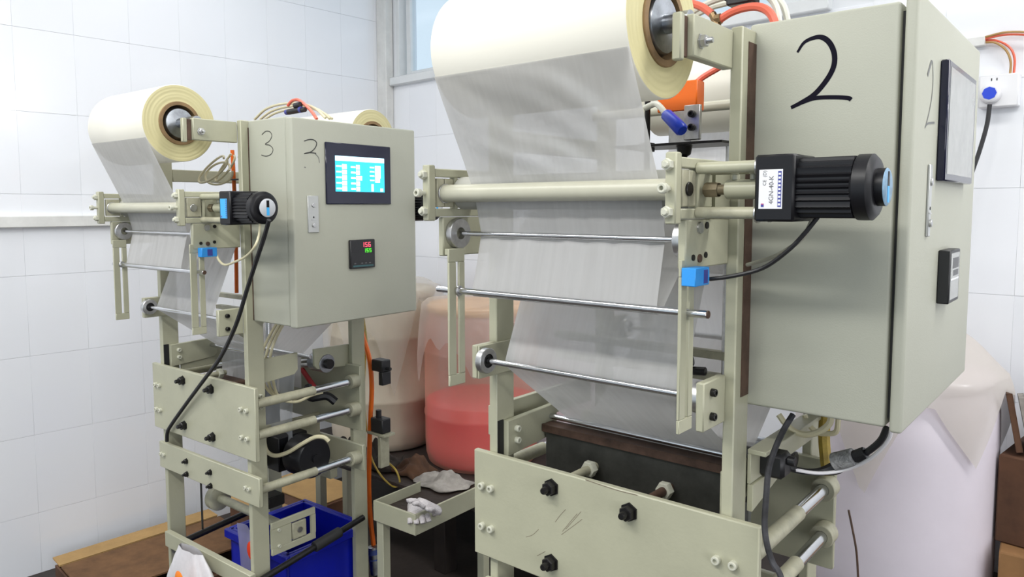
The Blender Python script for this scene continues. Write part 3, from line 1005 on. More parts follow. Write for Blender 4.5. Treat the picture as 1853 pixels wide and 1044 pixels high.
    b = MB().lathe([(0, 0), (.040, 0), (.042, .002), (.042, .028), (.034, .034), (.014, .034), (.014, .40), (0, .40)], (-.895, 1.235, .585), (1, 0, 0), 36)
    part('pouch_roller', b, M['paint_worn'])
    part('side_bar', MB().cyl((-.905, 1.10, .462), (-.905, 1.46, .492), .011, 12), M['black_oxide'])
    part('thin_rod', MB().cyl((-.925, 1.20, .47), (-.925, 1.20, .72), .0035, 8), M['dark_steel'])
    part('side_bar', MB().cyl((-.440, 1.08, .478), (-.440, 1.50, .540), .010, 12), M['black_oxide'])
    part('grip', MB().cyl((-.440, 1.30, .511), (-.440, 1.40, .525), .017, 14), M['rubber'])
    part('lower_motor', MB().lathe([(0, 0), (.040, 0), (.040, .02), (.056, .022), (.064, .03), (.064, .10), (.058, .109), (.012, .110), (.012, .115), (0, .115)], (-.535, 1.300, .800), (1, 0, 0), 40).box(-.60, -.536, 1.245, 1.355, .745, .855, .003), M['motor_black'])
    for dy, dz in ((-.038, .038), (-.038, -.038), (.038, .038)):
        part('stand_off', MB().cyl((-.62, 1.305 + dy, .81 + dz), (-.602, 1.305 + dy, .81 + dz), .008, 12), M['paint'])
    part('motor_plate', MB().box(-.632, -.620, 1.2, 1.469, .745, .876, .001), M['paint_worn'])
    part('cutter_box', MB().box(-.60, -.50, 1.18, 1.24, .655, .690, .004), M['black_oxide'])
    part('low_crossbar', MB().box(-.948, -.482, 1.40, 1.43, .690, .745, .002), M['paint_worn'])
    # blue proximity sensor on the right slotted arm
    sx0, sx1 = -.4773, -.4560
    b = MB().box(sx0, sx1, .946, .990, 1.440, 1.4655, .001)
    b.mi = 1
    b.box(sx1, sx1 + .0005, .972, .984, 1.443, 1.462, 0)
    b.mi = 0
    b.box(sx0 + .002, sx1 - .002, .990, .995, 1.444, 1.461, .001)
    if variant == 2:
        sn = part('proximity_sensor', b, [M['sensor_blue'], M['label_blue']])
        pp = [(-0.4592, 0.998, 1.447), (-0.4265, 1, 1.453), (-0.3855, 1.005, 1.466), (-0.3506, 1, 1.491), (-0.3296, 1, 1.514), (-0.3128, 1, 1.536)]
    else:
        b = MB().box(sx0, sx1, .969, 1.014, 1.441, 1.466, .001)
        b.mi = 1
        b.box(sx1, sx1 + .0005, .985, 1.0, 1.444, 1.462, 0)
        sn = part('proximity_sensor', b, [M['sensor_blue'], M['label_blue']])
        pp = [(-0.4643, 1.015, 1.45), (-0.4488, 1.015, 1.429), (-0.4191, 1.015, 1.419), (-0.3647, 1.01, 1.43), (-0.2961, 1, 1.448), (-0.2343, 0.985, 1.474), (-0.234, 1, 1.505), (-0.2277, 1, 1.538)]
    part('sensor_cable', MB().tube(pp, .0030 if variant == 2 else .0032, 8), M['cable_black'] if variant == 2 else M['hose_cream'], sn)
    tag(root, label, 'machine', 'packing machines')
    return root


F2 = Frame((-.7, 1.1, 0), 0.0, 0.0)
F3 = Frame((-2.179, 1.143, 0), 0.02807, -0.025)

machine(F2, 'near cream-painted sachet packing machine under the cabinet with the large black 2', 2)
machine(F3, 'far cream-painted sachet packing machine near the tiled left wall, below the lit screen', 3)

film_roll(F2, -.900, -.530, .982, 1.81, .1047, 'large white film roll at top centre on the near packing machine', film=(-.895, -.528))
film_roll(F2, -.900, -.530, 1.650, 1.81, .088, 'rear white film roll glimpsed behind the orange valve of the near machine', rear=True, film=(-.895, -.528))
film_roll(F3, -.908, -.580, .987, 1.809, .1060, 'smaller-looking film roll with yellowish end face on the far machine', film=(-.900, -.572), skew=.2, amp=.15)
film_roll(F3, -.900, -.530, 1.650, 1.81, .1000, 'rear film roll peeking over the cabinet with the lit screen', rear=True, film=(-.895, -.560))


# ------------------------------------------------------------------ control cabinets
SEG = {'1': 'bc', '5': 'afgcd', '6': 'afgcde', '0': 'abcdef', '3': 'abgcd', '2': 'abged'}


def seven(b, txt, x, y, z, w, h, t):
    """seven-segment digits on a +X face; y grows to the right as seen from outside"""
    for ch in txt:
        for s in SEG[ch]:
            y0, y1, z0, z1 = {'a': (0, w, h - t, h), 'g': (0, w, h / 2 - t / 2, h / 2 + t / 2), 'd': (0, w, 0, t), 'f': (0, t, h / 2, h), 'b': (w - t, w, h / 2, h), 'e': (0, t, 0, h / 2), 'c': (w - t, w, 0, h / 2)}[s]
            b.box(x, x + .0003, y + y0, y + y1, z + z0, z + z1, 0)
        y += w * 1.42


def cabinet(F, body, door, label, variant):
    bx0, bx1, by0, by1, bz0, bz1 = body
    dx0, dx1, dy0, dy1, dz0, dz1 = door
    root, ref = F.root('control_cabinet', ((bx0 + bx1) / 2, by0, bz0))

    def part(name, b, m, parent=None, **k):
        return shift(b, ref).build(name, m, parent or root, **k)
    part('body', MB().box(bx0, bx1, by0, by1, bz0, bz1, .005, 3), M['cabinet'])
    part('seal', MB().box(bx1, dx0, by0 + .012, by1 - .012, bz0 + .012, bz1 - .012, 0), M['rubber'])
    dr = part('door', MB().box(dx0, dx1, dy0, dy1, dz0, dz1, .005, 3), M['cabinet'])
    part('hanger', MB().box(bx0 - .0065, bx0 - .0002, by0 + .004, by0 + .06, bz1 - .06, bz1 - .012, .001).box(bx0 - .0065, bx0 - .0002, by0 + .004, by0 + .06, bz0 + .012, bz0 + .06, .001), M['paint_worn'])
    if variant == 2:
        b = MB()
        b.box(dx1, dx1 + .0125, 1.306, 1.556, 1.589, 1.772, .002)
        b.mi = 1
        b.box(dx1 + .0125, dx1 + .0129, 1.318, 1.544, 1.600, 1.762, 0)
        part('touch_screen', b, [M['bezel'], M['glare_glass']], dr)
        b = MB()
        b.box(dx1, dx1 + .0175, 1.3535, 1.4395, 1.394, 1.480, .0015)
        b.mi = 1
        b.box(dx1 + .0175, dx1 + .0179, 1.360, 1.433, 1.400, 1.475, 0)
        b.mi = 2
        b.box(dx1 + .0179, dx1 + .0181, 1.362, 1.431, 1.431, 1.434, 0)
        b.mi = 3
        b.box(dx1 + .0179, dx1 + .0181, 1.374, 1.426, 1.450, 1.467, 0)
        b.box(dx1 + .0179, dx1 + .0181, 1.380, 1.424, 1.438, 1.447, 0)
        part('temperature_controller', b, [M['black'], M['glare_glass'], M['label_white'], M['grey_print']], dr)
        lk = (1.245, 1.262, 1.505, 1.612)
    else:
        b = MB()
        b.box(dx1, dx1 + .006, 1.226, 1.468, 1.584, 1.7565, .003)
        part('touch_screen', b, M['bezel'], dr)
        b = MB()
        x = dx1 + .0061
        b.box(x, x + .0004, 1.257, 1.441, 1.6195, 1.7205, 0)
        b.mi = 1
        b.box(x + .0005, x + .0007, 1.2575, 1.4405, 1.7065, 1.7200, 0)
        rnd = random.Random(4)
        for r_ in range(5):
            zz = 1.688 - r_ * .0157
            b.box(x + .0005, x + .0007, 1.260, 1.279, zz + .001, zz + .0055, 0)
            b.box(x + .0005, x + .0007, 1.281, 1.298, zz - .004, zz + .0095, 0)
            b.box(x + .0005, x + .0007, 1.313, 1.330, zz, zz + .0050, 0)
            b.box(x + .0005, x + .0007, 1.332, 1.346 + (.008 if r_ in (2,) else 0), zz - .004, zz + .0095, 0)
        for r_ in range(4):
            zz = 1.690 - r_ * .0125
            b.box(x + .0005, x + .0007, 1.384, 1.401, zz, zz + .004, 0)
            b.box(x + .0005, x + .0007, 1.404, 1.426 - .003 * (r_ == 3), zz - .0045, zz + .0075, 0)
        b.box(x + .0005, x + .0007, 1.389, 1.398, 1.6215, 1.643, 0)
        b.box(x + .0005, x + .0007, 1.424, 1.435, 1.6215, 1.631, 0)
        part('display', b, [M['lcd'], M['lcd_white']], dr)
        b = MB()
        b.box(dx1, dx1 + .010, 1.3035, 1.397, 1.397, 1.481, .002)
        b.mi = 1
        b.box(dx1 + .010, dx1 + .0103, 1.312, 1.389, 1.402, 1.4065, 0)
        b.mi = 2
        for yy in (1.316, 1.342, 1.357, 1.372):
            b.box(dx1 + .010, dx1 + .0103, yy, yy + .007, 1.4105, 1.4135, 0)
        b.mi = 3
        seven(b, '156', dx1 + .010, 1.3455, 1.4590, .0088, .0140, .0021)
        b.mi = 4
        seven(b, '155', dx1 + .010, 1.3525, 1.4430, .0076, .0115, .0019)
        part('temperature_controller', b, [M['black'], M['teal_strip'], M['grey_print'], M['led_red'], M['led_green']], dr)
        lk = (1.1635, 1.1995, 1.506, 1.607)
    b = MB().box(dx1, dx1 + .004, lk[0], lk[1], lk[2], lk[3], .0012)
    ym = (lk[0] + lk[1]) / 2
    b.mi = 1
    b.cyl((dx1 + .0035, ym, lk[3] - .026), (dx1 + .0065, ym, lk[3] - .026), .006, 14)
    b.cyl((dx1 + .0035, ym, lk[2] + .020), (dx1 + .0075, ym, lk[2] + .020), .0058, 14)
    b.box(dx1 + .004, dx1 + .0052, ym - .008, ym + .008, lk[2] + .034, lk[2] + .0355, 0)
    b.mi = 2
    b.cyl((dx1 + .0035, ym, lk[2] + .042), (dx1 + .0048, ym, lk[2] + .042), .0026, 10)
    part('lock', b, [M['silver_plate'], M['zinc'], M['black']], dr)
    # marker digits
    if variant == 2:
        b = MB()
        w = lambda t: .0034 + .0042 * min(1, t * 3) - .0022 * max(0, t - .8) * 5
        stroke(b, [(p[0], p[2]) for p in [(-0.3974, 1.151, 1.78), (-0.3881, 1.151, 1.793), (-0.3746, 1.151, 1.798), (-0.362, 1.151, 1.797), (-0.3508, 1.151, 1.787), (-0.344, 1.151, 1.77), (-0.3449, 1.151, 1.752), (-0.3543, 1.151, 1.734), (-0.3703, 1.151, 1.716), (-0.3884, 1.151, 1.706), (-0.4046, 1.151, 1.699)]], w, 'y', by0 - .0004)
        stroke(b, [(p[0], p[2]) for p in [(-0.39, 1.151, 1.705), (-0.37, 1.151, 1.71), (-0.3441, 1.151, 1.709), (-0.3234, 1.151, 1.706), (-0.3188, 1.151, 1.703)]], .0060, 'y', by0 - .0006)
        part('marker_digit', b, M['ink'], recalc=False)
        b = MB()
        stroke(b, [(p[1], p[2]) for p in [(-0.234, 1.216, 1.737), (-0.234, 1.241, 1.76), (-0.234, 1.252, 1.745), (-0.234, 1.254, 1.721), (-0.234, 1.241, 1.692), (-0.234, 1.217, 1.664)]], lambda t: .007 if t < .2 else .0030, 'x', dx1 + .0005)
        stroke(b, [(p[1], p[2]) for p in [(-0.234, 1.213, 1.663), (-0.234, 1.231, 1.67), (-0.234, 1.277, 1.675)]], .0030, 'x', dx1 + .0006)
        part('marker_scribble', b, M['ink_faint'], dr, recalc=False)
    else:
        b = MB()
        stroke(b, [(p[0], p[2]) for p in [(-0.3962, 1.12, 1.777), (-0.3774, 1.12, 1.785), (-0.3568, 1.12, 1.782), (-0.3496, 1.12, 1.77), (-0.363, 1.12, 1.757), (-0.3815, 1.12, 1.75), (-0.3609, 1.12, 1.746), (-0.3459, 1.12, 1.735), (-0.3542, 1.12, 1.722), (-0.3778, 1.12, 1.717), (-0.4013, 1.12, 1.721)]], .0026, 'y', by0 - .0004)
        part('marker_digit', b, M['ink_soft'], recalc=False)
        b = MB()
        stroke(b, [(p[1], p[2]) for p in [(-0.25, 1.159, 1.754), (-0.25, 1.175, 1.759), (-0.25, 1.191, 1.759), (-0.25, 1.2, 1.751), (-0.25, 1.194, 1.737), (-0.25, 1.178, 1.725), (-0.25, 1.158, 1.72), (-0.25, 1.176, 1.724), (-0.25, 1.198, 1.723)]], .0030, 'x', dx1 + .0005)
        part('marker_digit', b, M['ink_soft'], dr, recalc=False)
        b = MB()
        stroke(b, [(p[1], p[2]) for p in [(-0.25, 1.194, 1.722), (-0.25, 1.205, 1.712), (-0.25, 1.208, 1.698)]], .0022, 'x', dx1 + .0005)
        stroke(b, [(p[1], p[2]) for p in [(-0.25, 1.157, 1.684), (-0.25, 1.162, 1.683)]], .0025, 'x', dx1 + .0005)
        part('marker_scribble', b, M['ink_faint'], dr, recalc=False)
    tag(root, label, 'control cabinet', 'electrical control cabinets')
    return root


cabinet(F2, (-.4715, -.2575, 1.152, 1.662, 1.232, 1.832), (-.2515, -.2345, 1.147, 1.672, 1.2275, 1.842),
        'grey control cabinet with a large black marker 2 on its side', 2)
cabinet(F3, (-.500, -.289, 1.125, 1.560, 1.247, 1.820), (-.2835, -.2530, 1.120, 1.577, 1.2455, 1.8155),
        'grey control cabinet with a lit blue screen and a small 3 on its side', 3)


# ------------------------------------------------------------------ hoses and cables
def line(F, name, pts, r, m, label, cat, group=None, extra=None, n=8):
    W = [F.world(p) for p in pts] if F else [Vector(p) for p in pts]
    o0 = W[-1].copy() if W[-1].z < W[0].z else W[0].copy()
    b = MB().tube([w - o0 for w in W], r, n)
    if extra is None:
        o = b.build(name, m, None, o0)
        tag(o, label, cat, group)
        return o, o0
    root = empty(name, o0)
    b.build('tube', m, root)
    tag(root, label, cat, group)
    return root, o0


# near machine
line(F2, 'motor_cable', [(-0.3254, 1.02, 1.534), (-0.3394, 1.03, 1.51), (-0.3575, 1.03, 1.494), (-0.3987, 1.07, 1.476), (-0.4451, 1.098, 1.462)], .0030, M['cable_grey'], 'thin grey cable from the near motor running behind the black one', 'cable')
line(F2, 'power_cable', [(-0.4009, 1.19, 1.218), (-0.4072, 1.17, 1.198), (-0.4096, 1.14, 1.174), (-0.4116, 1.12, 1.146), (-0.4072, 1.1, 1.109), (-0.4029, 1.085, 1.072), (-0.395, 1.075, 1.047), (-0.384, 1.07, 1.024), (-0.3668, 1.06, 1.008), (-0.3585, 1.06, 0.9508)], .0047, M['cable_worn'], 'worn black cable hanging from under the cabinet marked with a large 2', 'cable')
line(F2, 'white_cable', [(-0.2699, 1.25, 1.208), (-0.2735, 1.255, 1.189), (-0.2881, 1.26, 1.164), (-0.3142, 1.27, 1.136), (-0.3503, 1.28, 1.112), (-0.3795, 1.26, 1.107), (-0.4092, 1.24, 1.111), (-0.4307, 1.222, 1.117)], .0030, M['cable_white'], 'white cable sagging under the cabinet marked with a large 2', 'cable')
o, o0 = line(F2, 'taped_cable', [(-0.2806, 1.27, 1.201), (-0.2905, 1.275, 1.176), (-0.3131, 1.28, 1.15), (-0.3392, 1.285, 1.128), (-0.3693, 1.285, 1.108), (-0.3975, 1.26, 1.105), (-0.4261, 1.222, 1.118)], lambda t: .0055 + .006 * math.exp(-((t - .62) / .10) ** 2), M['cable_black'], 'thick black cable with a grey taped splice under the near cabinet', 'cable', extra=True)
q = [F2.world(p) - o0 for p in [(-0.3621, 1.283, 1.124), (-0.3297, 1.28, 1.14)]]
MB().cyl(q[0], q[1], .015, 14).build('taped_splice', M['tape_grey'], o)
q = [F2.world(p) - o0 for p in [(-0.3297, 1.28, 1.14), (-0.3121, 1.279, 1.151)]]
MB().cyl(q[0], q[1], .0105, 8).build('sleeve', M['cable_black'], o)
b = MB()
q = F2.world((-0.445, 1.215, 1.123)) - o0
b.box(q.x - .03, q.x + .030, q.y - .02, q.y + .02, q.z - .020, q.z + .022, .006).cyl(q + Vector((-.045, 0, .008)), q + Vector((-.03, 0, .008)), .012, 10).cyl(q + Vector((.030, 0, .01)), q + Vector((.042, 0, .01)), .008, 10)
b.obox(q + Vector((-.022, 0, -.018)), q + Vector((-.030, 0, -.075)), .012, .012, .002)
b.build('connector', M['black'], o)
line(F2, 'air_hose', [(-0.463, 1.3, 1.183), (-0.4509, 1.3, 1.169), (-0.4341, 1.3, 1.158), (-0.4142, 1.3, 1.156), (-0.3922, 1.3, 1.166), (-0.3764, 1.3, 1.183), (-0.3735, 1.3, 1.203)], .0056, M['hose_cream'], 'cream air hose looping below the near cabinet', 'hose', 'cream hoses under the near cabinet')
line(F2, 'air_hose', [(-0.4503, 1.4, 1.163), (-0.4427, 1.4, 1.146), (-0.4263, 1.4, 1.134), (-0.4086, 1.4, 1.135), (-0.3933, 1.4, 1.142), (-0.3904, 1.4, 1.166)], .0050, M['hose_cream'], 'thinner cream air hose beside the looping one under the near cabinet', 'hose', 'cream hoses under the near cabinet')
line(F2, 'stained_hose', [(-0.4255, 1.44, 1.159), (-0.4261, 1.44, 1.118), (-0.4228, 1.44, 1.082), (-0.4175, 1.44, 1.045)], .011, M['hose_olive'], 'brown-stained hose hanging beside the rear plate of the near machine', 'hose')
line(F2, 'thin_wire', [(-0.4092, 1.56, 0.9389), (-0.4004, 1.56, 0.901), (-0.3915, 1.56, 0.8576), (-0.3863, 1.56, 0.8038)], .0022, M['rust'], 'thin reddish wire hanging in front of the white drum', 'wire')
o, o0 = line(F2, 'red_hose', [(-0.6013, 1.33, 1.894), (-0.5803, 1.33, 1.903), (-0.5544, 1.33, 1.907), (-0.529, 1.33, 1.904), (-0.5097, 1.33, 1.891), (-0.4992, 1.33, 1.869), (-0.4964, 1.33, 1.841)], .0075, M['hose_red'], 'red hose arching over the top of the near cabinet', 'hose', extra=True)
q = [F2.world(p) - o0 for p in [(-0.6178, 1.33, 1.907), (-0.611, 1.33, 1.894), (-0.5992, 1.33, 1.895), (-0.6061, 1.33, 1.873)]]
MB().cyl(q[0], q[1], .0075, 8).cyl(q[1], q[2], .010, 8).cyl(q[1], q[3], .009, 8).build('brass_fitting', M['brass'], o)
q = [F2.world(p) - o0 for p in [(-0.6629, 1.33, 1.934), (-0.638, 1.33, 1.922), (-0.6178, 1.33, 1.906)]]
MB().tube(q, .0072, 8).build('branch', M['hose_red'], o)
line(F2, 'red_hose', [(-0.652, 1.32, 1.774), (-0.6324, 1.325, 1.791), (-0.6076, 1.33, 1.804), (-0.578, 1.33, 1.817)], .0058, M['hose_red'], 'short red hose rising from the orange valve block of the near machine', 'hose')
line(F2, 'milky_hose', [(-0.6754, 1.37, 1.928), (-0.6426, 1.37, 1.939), (-0.6094, 1.37, 1.944), (-0.5719, 1.37, 1.945), (-0.5352, 1.37, 1.935), (-0.5143, 1.37, 1.912), (-0.5062, 1.37, 1.878)], .0062, M['hose_white'], 'milky hose arching highest behind the red one on the near machine', 'hose')
line(F2, 'milky_hose', [(-0.683, 1.4, 1.929), (-0.6507, 1.4, 1.938), (-0.6169, 1.4, 1.941), (-0.5788, 1.4, 1.947), (-0.5397, 1.4, 1.944), (-0.5123, 1.4, 1.919), (-0.501, 1.4, 1.883)], .0062, M['hose_white'], 'rearmost milky hose beside the near cabinet top', 'hose')
b = MB()
q = F2.world((-0.5653, 1.345, 1.927))
b.box(-.026, .026, -.016, .016, -.011, .020, .003).box(-.032, -.012, -.012, .012, .0, .018, .002)
tag(b.build('valve_manifold', M['black'], None, q), 'black pneumatic valve block among the hoses above the near machine', 'valve')

# far machine
line(F3, 'motor_cable', [(-0.1966, 1.005, 1.544), (-0.225, 1.01, 1.503), (-0.2646, 1.01, 1.438), (-0.3296, 1.02, 1.353), (-0.3873, 1.02, 1.254), (-0.5207, 1.05, 1.145), (-0.6416, 1.065, 1.059), (-0.7663, 1.072, 0.9622), (-0.8606, 1.074, 0.8829), (-0.8931, 1.075, 0.8493), (-0.9048, 1.078, 0.817)], .0058, M['cable_black'], 'black cable drooping from the far motor down over the front plate', 'cable')
for k, (dx, lab) in enumerate(((0, 'cream hose tied to the right post of the far machine, nearest the post'), (9, 'second cream hose tied to the right post of the far machine'), (17, 'third cream hose dropping from under the far cabinet'))):
    P = [(-0.5355, 1.25, 1.217), (-0.5422, 1.23, 1.183), (-0.5338, 1.2, 1.145), (-0.5378, 1.19, 1.104), (-0.5463, 1.2, 1.058), (-0.5547, 1.22, 1.019), (-0.5417, 1.24, 0.9923), (-0.5302, 1.28, 0.9826), (-0.5135, 1.32, 0.9968), (-0.5102, 1.36, 0.9986)]
    P = [(p[0] + dx * .0016, p[1] + dx * .001, p[2] - dx * .0009 * (1 if i > 4 else -1)) for i, p in enumerate(P)]
    line(F3, 'air_hose', P, .0046, M['hose_cream'], lab, 'hose', 'cream hoses on the far machine')
line(F3, 'motor_lead', [(-0.5389, 1.2, 0.8952), (-0.5435, 1.2, 0.8577), (-0.5379, 1.205, 0.8244), (-0.5097, 1.215, 0.8137), (-0.4726, 1.235, 0.8266), (-0.4299, 1.255, 0.8561), (-0.3935, 1.275, 0.8789), (-0.3677, 1.29, 0.8802), (-0.357, 1.3, 0.8678)], .0065, M['hose_cream'], 'thick cream lead curving onto the black lower motor', 'cable')
o, o0 = line(F3, 'orange_hose', [(-0.5357, 1.575, 1.197), (-0.5232, 1.585, 1.128), (-0.4992, 1.59, 1.053), (-0.4899, 1.59, 0.9577), (-0.5008, 1.59, 0.8393), (-0.5091, 1.59, 0.72), (-0.5202, 1.595, 0.5971), (-0.5198, 1.6, 0.4754), (-0.5128, 1.605, 0.3848)], .0085, M['hose_orange'], 'long orange hose hanging beside the rear post of the far machine', 'hose', extra=True)
q = [F3.world(p) - o0 for p in [(-0.5158, 1.605, 0.3819), (-0.4955, 1.605, 0.2379)]]
b = MB()
b.lathe([(0, 0), (.013, 0), (.020, .004), (.020, .10), (.013, .106), (0, .106)], q[0], q[1] - q[0], 20)
b.mi = 1
b.lathe([(.0203, .012), (.0203, .03)], q[0], q[1] - q[0], 20)
b.lathe([(.0203, .045), (.0203, .05)], q[0], q[1] - q[0], 20)
b.build('filter_cup', [M['spindle'], M['regulator']], o)
line(F3, 'stained_hose', [(-0.545, 1.6, 1.189), (-0.5382, 1.605, 1.104), (-0.5545, 1.61, 1.023), (-0.563, 1.61, 0.9032), (-0.5509, 1.61, 0.7859)], .009, M['hose_olive'], 'stained yellow hose beside the orange one on the far machine', 'hose')
line(F3, 'orange_tube', [(-0.7815, 1.27, 1.761), (-0.7774, 1.27, 1.654), (-0.776, 1.27, 1.492), (-0.7829, 1.27, 1.294)], .0065, M['hose_orange'], 'thin orange tube standing behind the right post of the far machine', 'hose')
b = MB()


def loop(cx, cy, rx, ry, rot, yy, k0, k1):
    out = []
    for k in range(k0, k1):
        a = k * PI / 8
        x, y = rx * math.cos(a), ry * math.sin(a)
        out.append((cx + x * math.cos(rot) - y * math.sin(rot), yy + .012 * math.sin(a * 1.3), cy + x * math.sin(rot) + y * math.cos(rot)))
    return out


LC = (-0.7846, 1.2, 1.696)
for k, (rx, ry, rt, dz_, lab) in enumerate(((.075, .028, .45, 0, 'cream hose coiled in a wide loop under the film roll of the far machine'), (.062, .035, .1, -.012, 'second loop of cream hose under the film roll of the far machine'), (.055, .022, .8, .006, 'narrow slanting loop of cream hose beside the far roll arm'))):
    line(F3, 'coiled_hose', loop(LC[0] + .01 * k, LC[2] + dz_, rx, ry, rt, 1.20 + .015 * k, 0, 17), .0036, M['hose_cream'], lab, 'hose', 'coiled hoses on the far machine')
for k, (P, lab) in enumerate((([(-0.7869, 1.36, 1.869), (-0.7226, 1.36, 1.897), (-0.6374, 1.36, 1.906), (-0.5449, 1.36, 1.9), (-0.4679, 1.36, 1.88), (-0.4153, 1.36, 1.846)], 'outer cream hose arching over the cabinet with the lit screen'), ([(-0.8003, 1.39, 1.873), (-0.7361, 1.39, 1.894), (-0.6505, 1.39, 1.902), (-0.5573, 1.39, 1.897), (-0.4853, 1.39, 1.878), (-0.4322, 1.39, 1.847)], 'inner cream hose arching over the cabinet with the lit screen'), ([(-0.8194, 1.42, 1.877), (-0.755, 1.42, 1.893), (-0.6687, 1.42, 1.899), (-0.5748, 1.42, 1.895), (-0.5077, 1.42, 1.876), (-0.4591, 1.42, 1.852)], 'lowest cream hose arching over the cabinet with the lit screen'))):
    line(F3, 'air_hose', P, .0042, M['hose_cream'], lab, 'hose', 'cream hoses over the far cabinet')
line(F3, 'pink_hose', [(-0.5744, 1.34, 1.894), (-0.551, 1.34, 1.907), (-0.5173, 1.34, 1.906), (-0.4821, 1.34, 1.886), (-0.4529, 1.34, 1.864), (-0.4321, 1.34, 1.842)], .0050, M['hose_red'], 'short pinkish hose on top of the far cabinet', 'hose')
root = empty('hose_fitting', F3.world((-0.5185, 1.33, 1.878)), F3.rz)
tag(root, 'blue and black push-in fittings on top of the far cabinet', 'fitting')
MB().cyl((-.040, 0, -.006), (.020, .0, -.004), .009, 10).cyl((-.006, 0, .010), (.022, 0, .012), .009, 10).cyl((.0, 0, -.006), (.045, 0, -.005), .0075, 10).build('body', M['black'], root)
MB().cyl((-.052, 0, -.006), (-.039, 0, -.006), .0085, 10).cyl((.018, .0, -.004), (.028, 0, -.004), .0095, 10).build('release_ring', M['label_blue'], root)
line(F3, 'thin_hose', [(-0.5483, 1.62, 0.764), (-0.5409, 1.63, 0.6827), (-0.5011, 1.64, 0.6243), (-0.45, 1.65, 0.5972), (-0.4324, 1.66, 0.6143), (-0.4513, 1.66, 0.6538), (-0.4935, 1.66, 0.6746)], .0035, M['hose_olive'], 'thin brown hose looping down onto the tray beside the far machine', 'hose')
root = empty('black_valve', F3.world((-0.4493, 1.6, 1.029)), F3.rz)
tag(root, 'black valve jutting out behind the orange hose of the far machine', 'valve')
MB().box(-.03, .025, -.02, .02, -.01, .030, .003).box(.005, .025, -.02, .02, -.055, -.01, .002).cyl((.025, 0, .002), (.045, 0, .002), .006, 8).build('body', M['black'], root)
root = empty('black_valve', F3.world((-0.4585, 1.6, 0.835)), F3.rz)
tag(root, 'black valve below the other one, on a small bracket behind the far machine', 'valve')
MB().box(-.03, .03, -.02, .02, -.03, .020, .003).cyl((-.01, 0, .02), (-.01, 0, .045), .010, 8).build('body', M['black'], root)
MB().box(-.045, .045, -.025, .025, -.038, -.030, .001).box(.005, .02, -.02, .02, -.15, -.038, .001).build('bracket', M['paint_worn'], root)

# ------------------------------------------------------------------ drums and platform along the back wall
pf = MB().box(-3.35, -.35, 2.02, 2.74, .34, .385, .004)
pfr = empty('low_platform', (0, 0, 0), WR)
pf.build('deck', M['platform'], pfr)
for x in (-3.3, -2.3, -1.3, -.45):
    for y in (2.08, 2.68):
        MB().box(x - .035, x + .035, y - .035, y + .035, 0, .34, .003).build('leg', M['platform'], pfr)
tag(pfr, 'dark low wooden platform along the back wall carrying the drums', 'platform')


def drum_profile(r, h):
    return [(0, 0), (r * .88, 0), (r * .95, .012), (r * .985, .045), (r, .11), (r, h * .30), (r * 1.012, h * .31), (r * 1.012, h * .33), (r, h * .34), (r, h * .70), (r * 1.012, h * .71), (r * 1.012, h * .73), (r, h * .74), (r * .99, h * .86), (r * .93, h * .93), (r * .88, h * .955)]


def drum(x, y, r, h, m, label, lid, group='plastic drums along the back wall', smooth=False):
    q = Matrix.Rotation(WR, 4, 'Z') @ Vector((x, y, .3855))
    root = empty('drum', q, WR)
    tag(root, label, 'drum', group)
    MB().lathe([p for p in drum_profile(r, h) if not (smooth and p[0] > r)], (0, 0, 0), (0, 0, 1), 56).build('body', m, root, angle=60)
    b = MB().lathe([(r * .88, h * .955), (r * .93, h * .96), (r * .945, h * .975), (r * .945, h * 1.0), (r * .92, h * 1.01), (r * .5, h * 1.015), (0, h * 1.015)], (0, 0, 0), (0, 0, 1), 56)
    b.build('lid', lid, root, angle=50)
    return root


dr = drum(-2.41, 2.413, .26, .72, M['drum_red'], 'translucent drum half full of red liquid, with an orange lid ring', M['lid_orange'])
MB().lathe([(0, .012), (.225, .012), (.245, .05), (.253, .11), (.253, .285), (0, .285)], (0, 0, 0), (0, 0, 1), 48).build('liquid', M['liquid_red'], dr, angle=50)
dc = drum(-2.98, 2.30, .27, .76, M['drum_cream'], 'cream drum wrapped in clear film behind the far cabinet', M['drum_cream'])
dw_ = drum(-.65, 2.46, .268, .675, M['drum_white'], 'pinkish white drum under a plastic cover, at the right behind the near cabinet', M['drum_white'], smooth=True)


def drape(r, h, drop, seed, points, tips=(), swell=.03, dome=.06):
    """a plastic sheet over a drum top, its rim falling in pointed folds"""
    def fn(u, v):
        a = 2 * PI * u
        s = v * 1.0
        tip = sum(d * max(0, 1 - abs((a - t + PI) % (2 * PI) - PI) / .42) for t, d in tips)
        dr_ = drop * (.45 + .55 * max(0, math.cos(a * points + seed)) ** 2) * (.7 + .5 * noise.noise(Vector((math.cos(a) * 2, math.sin(a) * 2, seed))))
        if tips:
            dr_ = .05 + tip + .02 * math.sin(a * 5)
        if s < .5:
            t = s / .5
            rr = r * 1.02 * t
            z = h + dome * (1 - t * t) + .012 * noise.noise(Vector((rr * 12 * math.cos(a), rr * 12 * math.sin(a), seed)))
        else:
            t = (s - .5) / .5
            rr = r * 1.02 + swell * math.sin(t * 1.6) * (.6 + .7 * noise.noise(Vector((math.cos(a) * 3, math.sin(a) * 3, seed + 4)))) + .004 + .003 * math.sin(a * 9 + seed) * t
            z = h - dr_ * t
        return Vector((rr * math.cos(a), rr * math.sin(a), z))
    return MB().grid(120, 26, fn, close_u=True)


